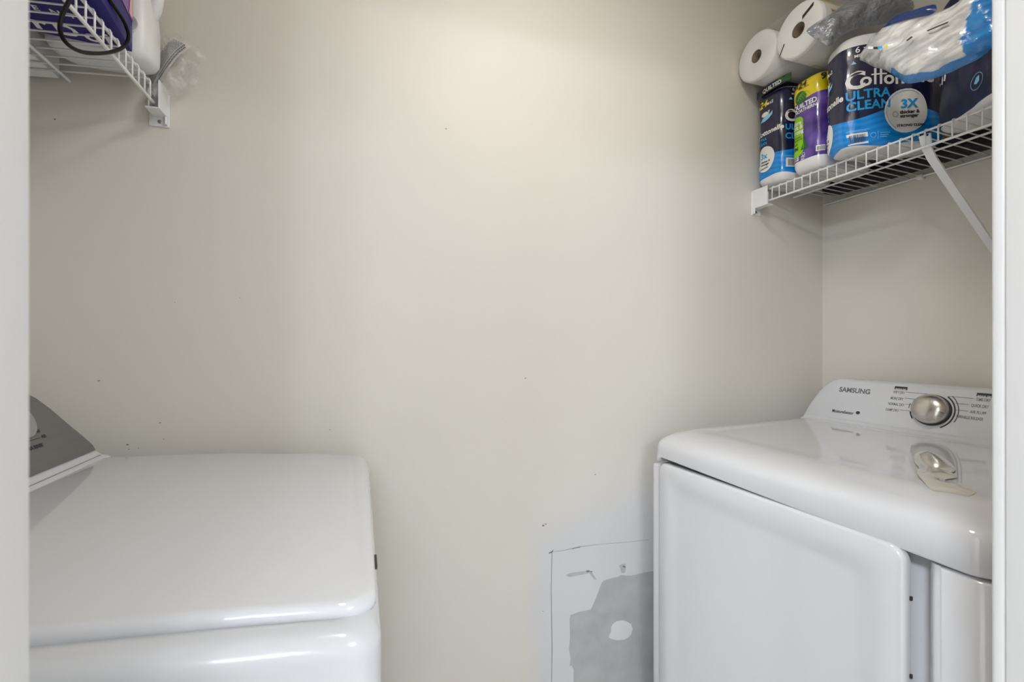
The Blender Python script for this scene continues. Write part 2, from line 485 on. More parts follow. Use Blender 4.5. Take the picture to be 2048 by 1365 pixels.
wline([(1097, 1107), (1104, 1104), (1106, 1100)], .0022)
wline([(1145, 1098), (1152, 1096), (1160, 1095)], .0016)
smud = [(1131, 1151), (1140, 1147), (1152, 1145), (1170, 1143), (1182, 1143), (1188, 1152), (1193, 1160), (1188, 1160), (1178, 1147), (1164, 1150), (1150, 1153), (1138, 1155)]
M['smudge'] = mat('grey_smudge', (0.50, 0.50, 0.50), 0.8, var=(60, .2))
patch('smudge', [wpx(*p) for p in smud], wp, M['smudge'], wb, 0.02, .0003)
patch('smudge', [wpx(*p) for p in [(1238, 1132), (1244, 1129), (1251, 1128), (1252, 1136), (1250, 1146), (1243, 1147), (1240, 1138)]], wp, M['smudge'], wb, 0.02, .0003)
for (u, v, r) in [(1086, 1052, 3), (1091, 1049, 2), (1176, 1143.5, 3.2), (1182, 1144, 2), (1248, 1134, 2.5), (1182, 1314, 1.6), (1178, 1337, 1.6), (1086, 1223, 1),
                  (198, 762, 2.2), (320, 846, 2.0), (255, 890, 1.8), (328, 879, 1.3), (110, 239, 2.0), (892, 258, 1.3), (1051, 757, 1.6), (350, 605, 1.2), (480, 596, 1.0),
                  (1190, 950, 1.2), (277, 897, 1.2), (258, 899, 1.2), (660, 860, 1.2)]:
    pts = [(u + r * (1 + .5 * random.uniform(-1, 1)) * math.cos(a) * 1.3, v + r * .6 * (1 + .5 * random.uniform(-1, 1)) * math.sin(a)) for a in [k * PI / 4 for k in range(8)]]
    patch('scuff_mark', [wpx(*p) for p in pts], lambda x, z, h: wp(x, z, h + .0004), M['pencil'], wb, 0.01, .0002)

# ------------------------------------------------------------------ lamps
def globe(name, c, r, strength, col, label, group=None):
    t = empty(name, (c[0], c[1], c[2]))
    em = mat(name + '_glow', (0.9, 0.9, 0.9), 0.4, emit=(col, strength))
    LL = []
    for k in range(1, 12):
        a = PI * k / 12
        LL.append([(r * math.sin(a) * math.cos(b), r * math.sin(a) * math.sin(b), -r * math.cos(a)) for b in [2 * PI * j / 20 for j in range(20)]])
    loops('glass_globe', LL, em, t, 80)
    LL = [[(.03 * s * math.cos(b), .03 * s * math.sin(b), z) for b in [2 * PI * j / 16 for j in range(16)]] for s, z in ((1, r * .9), (1, r + .03), (.4, r + .035))]
    loops('socket', LL, M['chrome'], t, 50)
    arm = [(0, 0, r + .03), (0, -.03, r + .045), (0, HY - c[1] + .012, r + .045)]
    tube('arm', arm, .008, M['chrome'], t)
    LL = [[(s * math.cos(b), HY - c[1] + y, r + .045 + s * math.sin(b)) for b in [2 * PI * j / 20 for j in range(20)]] for s, y in ((.05, .0), (.05, .01), (.02, .018))]
    loops('back_plate', LL, M['chrome'], t, 50)
    return tag(t, label, 'wall lamp', group)
globe('globe_wall_lamp', (-.21, HY + .14, 2.055), .075, HALL_LAMP, (0.90, 0.98, 1.11), 'white globe wall lamp on hall wall, nearer the doorway')
globe('globe_wall_lamp', (-.56, HY + .14, 2.055), .075, HALL_LAMP * .7, (0.90, 0.98, 1.11), 'white globe wall lamp on hall wall, further left of the doorway')
def dome(name, x, y, r, hgt, strength, col, label):
    t = empty(name, (x, y, CEIL))
    em = mat(name + '_glow', (0.9, 0.9, 0.9), 0.4, emit=(col, strength))
    LL = [[(r * math.cos(a) * math.cos(b), r * math.cos(a) * math.sin(b), -.02 - hgt * math.sin(a)) for b in [2 * PI * j / 28 for j in range(28)]] for a in [k * PI / 2 / 8 for k in range(8)]]
    loops('glass_shade', LL, em, t, 80)
    LL = [[(s * math.cos(b), s * math.sin(b), z) for b in [2 * PI * j / 28 for j in range(28)]] for s, z in ((r + .01, 0), (r + .012, -.012), (r + .002, -.022))]
    loops('rim', LL, M['chrome'], t, 50)
    return tag(t, label, 'ceiling lamp')
dome('flush_ceiling_lamp', .42, .50, .11, .012, CLOSET_LAMP, (1, 0.955, 0.885), 'small round flush ceiling lamp inside the laundry closet')
dome('hall_fill_lamp', -1.15, -.95, .30, .03, HALL_FILL * 2.2, (0.90, 0.98, 1.11), 'unseen wide round fill lamp added at the left end of the hall')  # unseen fill light, added to brighten the closet's right corner and wall
dome('hall_fill_lamp', 1.45, -.95, .30, .03, HALL_FILL, (0.90, 0.98, 1.11), 'unseen wide round fill lamp added at the right end of the hall')  # weaker unseen fill light, added for the left wall and jamb

# ------------------------------------------------------------------ washing machine
ws = empty('washing_machine', (-.33, .7775, 0))
WO = Vector((-.33, .7775, 0))
def lid_z(x):                       # x in world; the top falls towards the front
    pts = [(-.70, -.224), (-.475, -.226), (-.26, -.2345), (-.10, -.2485), (-.032, -.256), (.02, -.264), (.06, -.270)]
    for (a, za), (b, zb) in zip(pts, pts[1:]):
        if x <= b: return H + za + (zb - za) * max(0, x - a) / (b - a)
    return H + pts[-1][1]
def sheet(name, x0, x1, y0, y1, radii, prof, m, parent, zf, cuts=10, off=WO):
    """rounded plate whose top follows zf(x); prof = (inset, height above zf) from below to the top"""
    bm = bmesh.new(); prev = None
    for ins, h in prof:
        L = [bm.verts.new((px_, py_, h)) for px_, py_ in rrect(x0 + ins, x1 - ins, y0 + ins, y1 - ins, [max(.002, r - ins * .6) for r in radii], 7)]
        if prev:
            for k in range(len(L)): bm.faces.new((prev[k], prev[(k + 1) % len(L)], L[(k + 1) % len(L)], L[k]))
        else: bm.faces.new(list(reversed(L)))
        prev = L
    bm.faces.new(prev)
    for c in range(1, cuts):
        x = x0 + (x1 - x0) * c / cuts
        bmesh.ops.bisect_plane(bm, geom=bm.verts[:] + bm.edges[:] + bm.faces[:], plane_co=(x, 0, 0), plane_no=(1, 0, 0))
    for v in bm.verts:
        if v.co.z > -.9: v.co.z += zf(v.co.x)
        else: v.co.z += 1.0
        v.co -= off
    return obj_bm(name, bm, m, parent, 40)
arcp = lambda r, n=6: [(r * (1 - math.cos(a)), -r * (1 - math.sin(a))) for a in [k / n * PI / 2 for k in range(n + 1)]]
# top cover (rim round the lid), cabinet, lid
sheet('top_cover', -.68, .020, .440, 1.115, [.03, .035, .035, .02],
      [(.004, -1 + H - .308), (.0, -1 + H - .304), (.0, -.034)] + [(a, -.012 + b) for a, b in arcp(.020)] + [(.030, -.0115), (.036, -.016)], M['cover'], ws, lid_z)
sheet('cabinet', -.68, .018, .442, 1.113, [.02, .03, .03, .02], [(0, -1 + .03), (0, -1 + H - .315), (.004, -1 + H - .311)], M['enamel'], ws, lid_z, 2)
for fx in (-.63, -.03):
    for fy in (.50, 1.06):
        LL = [[(fx + s * math.cos(b) - WO.x, fy + s * math.sin(b) - WO.y, z) for b in [2 * PI * j / 12 for j in range(12)]] for s, z in ((.025, 0), (.025, .012), (.012, .014), (.012, .035))]
        loops('foot', LL, M['cord'], ws, 40)
sheet('lid', -.478, .017, .474, 1.098, [.012, .035, .035, .012],
      [(.010, -.021), (.003, -.019), (.0, -.013)] + [(a, b) for a, b in arcp(.010)] , M['lid'], ws, lid_z, 14)
box('lid_latch', (.0175 - WO.x, .592 - WO.y, H - .285), (.0205 - WO.x, .618 - WO.y, H - .278), M['ink'], ws)
# dark hinge mark at the far corner of the lid
# console: white moulding with a brushed steel face, large rounded far end
def con_out(s=1.0, shift=0.0):
    """console outline (distance along from the far end, height)"""
    return [(0, 0), (.001, .012), (.012, .030), (.034, .062), (.057, .098), (.078, .123), (.100, .138), (.122, .146)]
def console(name, base, W, out, tilt, depth, mm, parent, to, inset=.006, r=.006):
    o1 = [Vector(p) for p in out] + [Vector((W - p[0], p[1])) for p in reversed(out)]
    c = Vector((W / 2, o1[len(out) - 1].y * .45))
    def ins(p, k):
        d = c - p; return p + Vector((math.copysign(min(k, abs(d.x)), d.x), math.copysign(min(k, abs(d.y)), d.y)))
    LL = []
    for k, back in ((inset, 0), (inset * .4, r * .25), (0, r), (0, depth)):
        LL.append([to(ins(p, k).x, ins(p, k).y, back) for p in o1])
    return loops(name, LL, mm, parent, 50)
WCX, WCY, WCZ = -.492, 1.108, H - .214
def wto(t, h, back):                # t along from the far end, h up the slanted face
    return Vector((WCX - h * .42 - back, WCY - t, WCZ + h * .93)) - WO
con = console('console', 0, .66, con_out(), .4, .12, M['plastic'], ws, wto, .003, .004)
face = [(p[0] + .003, max(p[1], .0) - .001) for p in con_out()]
face[0] = (.004, .001)
fo = [Vector(p) for p in face] + [Vector((.66 - p[0], p[1])) for p in reversed(face)]
V, F, dd = cdt(fo, .03)
obj('steel_face', [wto(v.x, v.y, -.0009) for v in V], F, M['brushed'], con, fixn=False)
# white ledge between console and lid
bm = bmesh.new()
prof = [(-.494, H - .2135), (-.4885, H - .2185), (-.4815, H - .2235), (-.4705, H - .2255), (-.468, H - .2285), (-.468, H - .245), (-.67, H - .245), (-.67, H - .214)]
a = [bm.verts.new((x - WO.x, 1.106 - WO.y, z)) for x, z in prof]; b = [bm.verts.new((x - WO.x, .45 - WO.y, z)) for x, z in prof]
for k in range(len(prof)): bm.faces.new((a[k], a[(k + 1) % len(prof)], b[(k + 1) % len(prof)], b[k]))
bm.faces.new(a); bm.faces.new(list(reversed(b)))
obj_bm('console_ledge', bm, M['plastic'], ws, 50)
tube('seam', [(-.4815 - WO.x, 1.10 - WO.y, H - .2233), (-.4815 - WO.x, .46 - WO.y, H - .2233)], .0007, M['greyink'], ws, 6)
wpr = Print(lambda x, y: wto(x, y, -.0014))
# text runs towards the viewer's right = away from t, so mirror: t = T0 - x
def wtext(s, t, h, size, bold=.0): 
    V, F = text2d(s, size, bold, 0, 'LEFT'); wpr.add([(t - v.x, h + v.y) for v in V], F)
wtext('60', .124, .063, .008, .03); wtext('AIR', .121, .052, .008, .03); wtext('EXTRA RINSE', .178, .039, .0085, .04)
wpr.rect(.133, .0645, .170, .0655, 4); wpr.rect(.124, .0535, .175, .0545, 4)
wpr.build('printed_marks', M['ink'], con)
LL = [[wto(.149 + s * math.cos(b), .090 + s * math.sin(b), -y) for b in [2 * PI * j / 32 for j in range(32)]] for s, y in ((.031, .001), (.031, .004), (.029, .006), (.024, .0065))]
loops('dial', LL, mat('dial_satin', (.42, .42, .41), .4, metal=.5), con, 40)
# small dark speck at the corner of lid and ledge
tag(ws, 'white top-loading washing machine with brushed steel console at the left', 'washer')

# ------------------------------------------------------------------ clothes dryer
PHI = math.radians(4.5)
DO = Vector((.751, 1.055, 0))
dr = empty('clothes_dryer', DO, PHI)
ZT, ZB = H - .2445, H - .326        # top of the cover, its lower edge
DW, DD = .69, .712
def dloop(fi, si, z, rf=.035, bi=0.0):
    """plan loop: x from the front, y = -across"""
    return [(x, y, z) for x, y in rrect(fi, DD - bi, -DW + si, -si, [rf, .012, .012, rf], 8)]
def dipz(y, z):                     # the cover's lower edge arches up over the door
    t = -y
    k = min(1, max(0, (t - .012) / .03)) * min(1, max(0, (.628 - t) / .035))
    k = k * k * (3 - 2 * k)
    return z + .0185 * k
LL = [[(max(x, .03), max(-DW + .03, min(-.03, y)), dipz(y, ZB) + .004) for x, y, z in dloop(0, 0, 0)]]
LL += [[(x, y, dipz(y, ZB)) for x, y, z in dloop(.003, .003, ZB)], [(x, y, dipz(y, ZB) + .004) for x, y, z in dloop(0, 0, ZB)]]
for k in range(0, 13):
    a = k / 12 * PI / 2
    LL.append(dloop(.002 + .10 * (1 - math.cos(a)) ** 1.15, .001 + .028 * (1 - math.cos(a)), ZT - .043 * (1 - math.sin(a)), .035 + .02 * (1 - math.cos(a))))
LL.append(dloop(.125, .05, ZT - .0006, .045)); LL.append(dloop(.14, .06, ZT - .0016, .04))
loops('top_cover', LL, M['enamel'], dr, 50)
# cabinet with a recess behind the door
plan = [(DD - .01, -.001), (.014, -.001), (.006, -.003), (.0015, -.009), (0, -.017), (0, -.028), (.004, -.031), (.05, -.033), (.05, -.600)]
for k in range(1, 7):
    a = k / 6 * PI / 2; plan.append((.05 - .046 * math.sin(a), -.600 - .026 * (1 - math.cos(a))))
plan += [(.0008, -.6275), (0, -.631), (0, -.665), (.003, -.677), (.010, -.686), (.02, -.689), (DD - .01, -.689)]
loops('cabinet', [[(x, y, .03) for x, y in plan], [(x, y, ZB - .008) for x, y in plan], [(x + .003 if x < .3 else x, y * .994 - .002, ZB - .0045) for x, y in plan]], M['enamel'], dr, 50)
for fx in (.06, .68):
    for fy in (-.06, -.63):
        LL = [[(fx + s * math.cos(b), fy + s * math.sin(b), z) for b in [2 * PI * j / 12 for j in range(12)]] for s, z in ((.025, 0), (.025, .012), (.012, .014), (.012, .035))]
        loops('foot', LL, M['cord'], dr, 40)
# door: proud plate with rounded corners, softly dished panel
def dooro(ins, x, r): return [(x, -yy, zz) for yy, zz in rrect(.036 + ins, .586 - ins, .24 + ins, H - .3195 - ins, [r] * 4, 8)]
LL = [dooro(.004, .013, .022), dooro(0, .010, .024), dooro(0, .000, .024), dooro(.0015, -.004, .024), dooro(.005, -.0062, .022), dooro(.03, -.0066, .02), dooro(.043, -.0062, .024), dooro(.058, -.0015, .03), dooro(.075, -.0008, .035)]
door = loops('door', LL, M['enamel'], dr, 50)
tube('scratch', [(-.0011, -.2, H - .372), (-.0011, -.23, H - .3735), (-.0011, -.25, H - .375)], .0004, M['greyink'], door, 5)
box('door_catch', (.006, -.5888, H - .40), (.010, -.5862, H - .394), M['ink'], dr)
box('door_catch', (.006, -.5888, H - .52), (.010, -.5862, H - .514), M['ink'], dr)
# console
DCX = .606
dout = [(0, 0), (.002, .012), (.009, .036), (.018, .062), (.030, .088), (.046, .110), (.064, .124), (.084, .130)]
def dto(t, h, back):
    return Vector((min(DCX + h * .36 + back, .710), -.004 - t, ZT - .003 + h))
dcon = console('console', 0, DW - .008, dout, .36, .128, M['plastic'], dr, dto, .008, .010)
def foot_line(t): return t
bm = bmesh.new()                     # fillet between console and top
prof = [(-.018, .003), (-.008, .0045), (-.002, .008), (.002, .014), (.02, .014), (.02, 0.0), (-.018, .0)]
a = [bm.verts.new((DCX + x, -.012, ZT - .003 + z)) for x, z in prof]; b = [bm.verts.new((DCX + x, -DW + .012, ZT - .003 + z)) for x, z in prof]
for k in range(len(prof)): bm.faces.new((a[k], a[(k + 1) % len(prof)], b[(k + 1) % len(prof)], b[k]))
bm.faces.new(a); bm.faces.new(list(reversed(b)))
obj_bm('console_fillet', bm, M['plastic'], dr, 60)
DM = Matrix.Translation(DO) @ Matrix.Rotation(PHI, 4, 'Z'); DMI = DM.inverted()
CN = Vector((1, 0, -.36)); CP = dto(0, 0, 0)
def cpx(u, v):
    """pixel on the console's face -> (t, h)"""
    o = DMI @ Vector((0, 0, H)); p = DMI @ (Vector((0, 0, H)) + ray(u, v)); dvec = p - o
    k = (CP - o).dot(CN) / dvec.dot(CN); q_ = o + dvec * k
    return (-.004 - q_.y, q_.z - (ZT - .003))
dpl = lambda x, y: dto(x, y, -.0007)
pg = Print(dpl); pk = Print(dpl)
def dtext(P_, s, u0, v0, u1, size, bold, sh=0, anchor='L'):
    a = cpx(u0, v0); b = cpx(u1, v0)
    V, F = text2d(s, size, bold, sh); wdt = max(v.x for v in V)
    k = (b[0] - a[0]) / wdt
    P_.add([(a[0] + v.x * k, a[1] + v.y) for v in V], F)
dtext(pg, 'SAMSUNG', 1678, 783, 1741, .0190, .03)
dtext(pk, 'MoistureSensor', 1664, 824, 1708, .0120, .02)
c = cpx(1716, 826); pk.ellipse(c[0], c[1], .0055, .0045, .004)
LEFT = [('VERY DRY', 1786, 786, 1810), ('MORE DRY', 1781, 798, 1807), ('NORMAL DRY', 1776, 809, 1809), ('DAMP DRY', 1771, 820.5, 1798)]
for s_, u0, v0, u1 in LEFT: dtext(pg, s_, u0, v0 + .8, u1, .0100, .008)
RIGHT = [('TIME DRY', 1952, 801, 1982), ('QUICK DRY', 1942, 813, 1978), ('AIR FLUFF', 1940, 826, 1973), ('WRINKLE RELEASE', 1912, 835, 1967)]
for s_, u0, v0, u1 in RIGHT: dtext(pg, s_, u0, v0 + .8, u1, .0100, .008)
def drect(P_, u0, v0, u1, hgt):
    a = cpx(u0, v0); b = cpx(u1, v0); P_.rect(a[0], a[1], b[0], a[1] + hgt, 2)
drect(pk, 1789, 779, 1815, .0085); drect(pk, 1953, 793, 1986, .0085)
for (u0, v0, u1) in ((1812, 785, 1856), (1810, 797, 1838), (1811, 809, 1826), (1800, 820.5, 1822), (1898, 793.5, 1948), (1911, 807.5, 1938), (1911, 820.5, 1937)):
    drect(pg, u0, v0, u1, .0009)
kc = cpx(1864, 821)
pk.arc(kc[0], kc[1], .046, .046, -1.05, .95, .0030); pk.arc(kc[0], kc[1], .053, .053, -.45, 0.85, .0016)
pk.arc(kc[0], kc[1], .046, .046, 3.35, 3.75, .0030); pk.arc(kc[0], kc[1], .050, .050, 2.9, 3.15, .0014)
pg.build('grey_lettering', M['greyink'], dcon); pk.build('black_lettering', M['ink'], dcon)
pw = Print(lambda x, y: dto(x, y, -.0011))
dtext(pw, 'SENSOR DRY', 1791, 779.6, 1813, .0055, .02); dtext(pw, 'MANUAL DRY', 1955, 793.8, 1984, .0055, .02)
pw.build('white_lettering', M['cream'], dcon)
NV = CN.normalized()
E1 = Vector((0, -1, 0)); E2 = Vector((.36, 0, 1)).normalized()
def kn(r, out, a): return dto(kc[0], kc[1], 0) - NV * out + (E1 * math.cos(a) + E2 * math.sin(a)) * r
A32 = [2 * PI * j / 40 for j in range(40)]
loops('knob_skirt', [[kn(r, o_, a) for a in A32] for r, o_ in ((.041, .0), (.041, .004), (.0395, .006), (.036, .0062))], M['ink'], dcon, 50)
knob = loops('knob', [[kn(r, o_, a) for a in A32] for r, o_ in ((.038, .004), (.0385, .012), (.0375, .019), (.0345, .0225), (.030, .026), (.024, .029), (.016, .0312), (.008, .0322), (.002, .0325))], M['chrome'], dcon, 60)
pt = [kn(.030, .0268, -.30), kn(.0372, .0212, -.27)]
tube('pointer', pt, .0007, M['ink'], knob, 6)
tag(dr, 'white front-loading clothes dryer with a chrome knob at the right', 'dryer')

# spill on the dryer top
sp = [(190, 390), (205, 320), (260, 275), (350, 245), (450, 240), (560, 262), (680, 305), (790, 370), (880, 430), (970, 500), (1040, 580), (1062, 640), (1020, 680),
      (975, 690), (1040, 735), (1100, 775), (1085, 800), (1000, 815), (900, 830), (840, 850), (880, 880), (960, 900), (1080, 915), (1200, 945), (1330, 1010), (1490, 1100),
      (1420, 1150), (1320, 1195), (1180, 1160), (1050, 1135), (900, 1110), (740, 1085), (600, 1070), (480, 990), (380, 870), (290, 770), (250, 680), (300, 600), (220, 500)]
spo = [on_z(1810 + x / 10.5, 880 + y / 10.5, ZT) for x, y in sp]
spo = catmull([(p.x, p.y, 0) for p in spo], 3, True)
M['spill'] = mat('liquid_painted_reflection', (0.60, 0.565, 0.49), 0.015, ior=1.4, coat=1.0)  # beige base colour stands in for the wall's reflection in the liquid
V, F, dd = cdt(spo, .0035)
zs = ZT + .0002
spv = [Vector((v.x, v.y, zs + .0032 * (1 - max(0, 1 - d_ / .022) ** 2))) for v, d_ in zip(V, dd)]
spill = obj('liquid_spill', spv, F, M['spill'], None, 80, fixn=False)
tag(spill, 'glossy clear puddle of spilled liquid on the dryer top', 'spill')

# ------------------------------------------------------------------ wire shelves
def wire_shelf(name, label, xf, xw, zf, zw, ylist, y0, y1, mid, sg, brace_y):
    """xf = front lip, xw = wall; sg = +1 when the wall lies towards +x"""
    t = empty(name, (xf, y0, zf)); O = Vector((xf, y0, zf))
    zat = lambda x: zf + (zw - zf) * (x - xf) / (xw - xf)
    LIP = .0415
    path = [(xw - sg * .010, 0, zat(xw)), (xf + sg * .006, 0, zf), (xf + sg * .002, 0, zf - .0015), (xf, 0, zf - .006), (xf, 0, zf - LIP)]
    v, f = tube_data([Vector(p) - Vector((O.x, 0, O.z)) for p in path], .0017, 6)
    me = bpy.data.meshes.new('deck_wire'); me.from_pydata(v, [], f); me.materials.append(M['wire'])
    for p in me.polygons: p.use_smooth = True
    for y in ylist:
        o = bpy.data.objects.new('deck_wire', me); COL.objects.link(o); o.parent = t; o.location = (0, y - O.y, 0)
    for nm, x, z, r, ya in (('front_rail', xf + sg * .005, zf - .0038, .0026, y0), ('front_rail', xf, zf - LIP, .0031, y0),
                            ('back_rail', xw - sg * .010, zat(xw) - .0045, .0028, D - .012), ('support_rail', mid, zat(mid) - .0045, .0028, D - .026)):
        tube(nm, [Vector((x, ya, z)) - O, Vector((x, y1, z)) - O], r, M['wire'], t)
    # end bracket on the back wall
    bm = bmesh.new()
    ox = xf - sg * .013
    X = lambda a, b: (min(ox + sg * a, ox + sg * b), max(ox + sg * a, ox + sg * b))
    def bb(x, y, z, bv=.0008):
        add_box(bm, (x[0] - O.x, y[0] - O.y, z[0] - O.z), (x[1] - O.x, y[1] - O.y, z[1] - O.z), bv, 1)
    zb, zt = zf - LIP - .014, zf + .004
    bb(X(0, .003), (y0 - .006, D), (zb, zt))                 # outer cheek
    bb(X(.003, .026), (y0 - .006, D), (zb, zb + .003))       # floor of the channel
    bb(X(.024, .027), (y0 + .012, D), (zb, zt - .012))       # inner cheek
    bb(X(.003, .026), (D - .004, D), (zb, zt))
    bb(X(-.003, .034), (D - .0035, D), (zb - .020, zt - .006))   # plate screwed to the wall
    bb(X(.0, .003), (D - .012, D), (zb - .017, zb))
    br = obj_bm('end_bracket', bm, M['bracket'], t, 35)
    sx = ox + sg * .014
    loops('screw', [[Vector((sx + r * math.cos(a), yy, zb - .010 + r * math.sin(a))) - O for a in [2 * PI * k / 12 for k in range(12)]] for r, yy in ((.004, D - .0035), (.004, D - .0045), (.002, D - .0055))], M['steel'], br, 40)
    # diagonal brace down to the side wall
    z1 = zf - .30
    bm = bmesh.new()
    def strip(pts, hw):
        P = [Vector(p) for p in pts]; rows = []
        for i, p in enumerate(P):
            tt = (P[min(i + 1, len(P) - 1)] - P[max(i - 1, 0)]).normalized(); n = tt.cross(Vector((0, 1, 0))).normalized()
            hwi = hw[i]
            rows.append([bm.verts.new(p + Vector((0, sy * hwi, 0)) + n * nz * .0025 - O) for sy, nz in ((-1, -1), (1, -1), (1, 1), (-1, 1))])
        for a_, b_ in zip(rows, rows[1:]):
            for k in range(4): bm.faces.new((a_[k], a_[(k + 1) % 4], b_[(k + 1) % 4], b_[k]))
        bm.faces.new(rows[0]); bm.faces.new(list(reversed(rows[-1])))
    strip([(xf + sg * .004, brace_y, zf - .012), (xf + sg * .012, brace_y, zf - LIP), (xf + sg * .03, brace_y, zf - LIP - .022), (xw - sg * .035, brace_y, z1 + .038), (xw - sg * .004, brace_y, z1 + .006)],
          (.011, .009, .0085, .0085, .013))
    strip([(xw - sg * .003, brace_y, z1 + .012), (xw - sg * .003, brace_y, z1 - .018)], (.013, .013))
    bc = obj_bm('diagonal_brace', bm, M['bracket'], t, 50)
    for dy in (-.007, .006):
        loops('hole', [[Vector((xf + sg * .0005 , brace_y + dy + r * math.cos(a), zf - .013 + dy * .4 + r * math.sin(a))) - O for a in [2 * PI * k / 10 for k in range(10)]] for r in (.0022, .0018)], M['ink'], bc, 40)
    loops('screw', [[Vector((xx, brace_y - .002 + r * math.cos(a), z1 - .006 + r * math.sin(a))) - O for a in [2 * PI * k / 12 for k in range(12)]] for r, xx in ((.004, xw - sg * .0055), (.004, xw - sg * .0065), (.002, xw - sg * .0075))], M['steel'], bc, 40)
    # wall clips under the back rail
    for y in (.863, .50):
        bm = bmesh.new()
        x = sorted((xw - sg * .001, xw - sg * .017)); z = zat(xw) - .0045
        add_box(bm, (x[0] - O.x, y - .008 - O.y, z - .009 - O.z), (x[1] - O.x, y + .008 - O.y, z + .006 - O.z), .003, 2)
        obj_bm('wall_clip', bm, M['bracket'], t, 40)
    return tag(t, label, 'shelf')
ysR = [1.094 - .0254 * k for k in range(30)]
ysL = [1.106 - .0254 * k for k in range(30)]
wire_shelf('wire_shelf', 'white wire shelf on the right wall above the dryer', 1.225, XR, H + .4855, H + .474, ysR, 1.107, .345, 1.362, 1, .690)
wire_shelf('wire_shelf', 'white wire shelf on the left wall above the washing machine', -.403, XL, H + .5325, H + .508, ysL, 1.120, .345, -.546, -1, .79)

# ------------------------------------------------------------------ tissue packs
class Pack:
    def __init__(s, name, c, z0, w, d, h, rz, m, label, n=3.6, pinch=.05, bulge=.012, lean=(0, 0)):
        s.o = empty(name, (c[0], c[1], z0), rz); s.h = h; s.lean = lean
        tag(s.o, label, 'tissue pack', 'packs of bathroom tissue on the right shelf')
        N = 96; pts = []
        for k in range(N * 4):
            a = 2 * PI * k / (N * 4) - PI / 2
            ca, sa = math.cos(a), math.sin(a)
            x = math.copysign(abs(ca) ** (2 / n), ca) * w / 2; y = math.copysign(abs(sa) ** (2 / n), sa) * d / 2
            y *= 1 - pinch * math.exp(-(x / (w * .09)) ** 2)
            pts.append(Vector((x, y)))
        L = [0]
        for i in range(1, len(pts) + 1): L.append(L[-1] + (pts[i % len(pts)] - pts[i - 1]).length)
        s.P, s.L, s.tot = pts, L, L[-1]
        s.bulge = bulge
        vs = []; uvs = []; hz = []
        for k in range(7): a = k / 6 * PI / 2; hz.append((.026 * (1 - math.cos(a)) * .9, .80 + .20 * math.sin(a)))
        hz[0] = (0, .62); hz[1] = (.002, .80)
        mids = [.03 + (h - .058) * k / 18 for k in range(19)]
        rows = [(z, sc) for z, sc in hz] + [(z, None) for z in mids[1:-1]] + [(h - z * 1.0, sc) for z, sc in reversed(hz)]
        R = []
        for z, sc in rows:
            row = []
            for k in range(N + 1):
                u = -s.tot / 2 + s.tot * k / N
                row.append((s.at(u, z, 0, sc), (u, z)))
            R.append(row)
        fs = []; fuv = []
        for i, row in enumerate(R):
            for p, uv in row: vs.append(p); uvs.append(uv)
        for i in range(len(R) - 1):
            for k in range(N): fs.append((i * (N + 1) + k, i * (N + 1) + k + 1, (i + 1) * (N + 1) + k + 1, (i + 1) * (N + 1) + k))
        fs.append(tuple(reversed(range(N)))); fs.append(tuple((len(R) - 1) * (N + 1) + k for k in range(N)))
        s.body = obj('wrapper', vs, fs, m, s.o, 70, fixn=False)
        lay = s.body.data.uv_layers.new(name='uv')
        for l in s.body.data.loops: lay.data[l.index].uv = uvs[l.vertex_index]
    def sec(s, u):
        u = u % s.tot; lo, hi = 0, len(s.L) - 1
        while hi - lo > 1:
            mid = (lo + hi) // 2
            if s.L[mid] <= u: lo = mid
            else: hi = mid
        a, b = s.P[lo % len(s.P)], s.P[hi % len(s.P)]
        t = (u - s.L[lo]) / max(1e-9, s.L[hi] - s.L[lo])
        p = a.lerp(b, t); tg = (b - a).normalized()
        return p, Vector((tg.y, -tg.x))
    def prof(s, z):
        e = 1
        for q in (z, s.h - z):
            if q < .0234: a = math.acos(max(-1, min(1, 1 - q / .0234))); e = min(e, .80 + .20 * math.sin(a))
        return e
    def at(s, u, z, off=0, sc=None):
        p, n = s.sec(u)
        if sc is None: sc = s.prof(z)
        b = s.bulge * math.cos(z / s.h * 3 * 2 * PI + PI)
        k = sc * (1 + b)
        wr = .0012 * noise.noise(Vector((u * 40, z * 14, s.h * 100)))
        q = Vector((p.x * k, p.y * k)) + n * (off + wr)
        return Vector((q.x + s.lean[0] * z, q.y + s.lean[1] * z, z))
    def printer(s, off=.0008): return Print(lambda x, y: s.at(x, y, off))
def barcode(P_, Q_, x, y, w, h):
    """white panel with black bars"""
    P_.rect(x, y, x + w, y + h); k = x + w * .12; rnd = random.Random(int(abs(x) * 1e4))
    while k < x + w * .86:
        b = rnd.choice((.0006, .001, .0014)); Q_.rect(k, y + h * .12, k + b, y + h * .85, 1); k += b + rnd.choice((.0007, .0012))
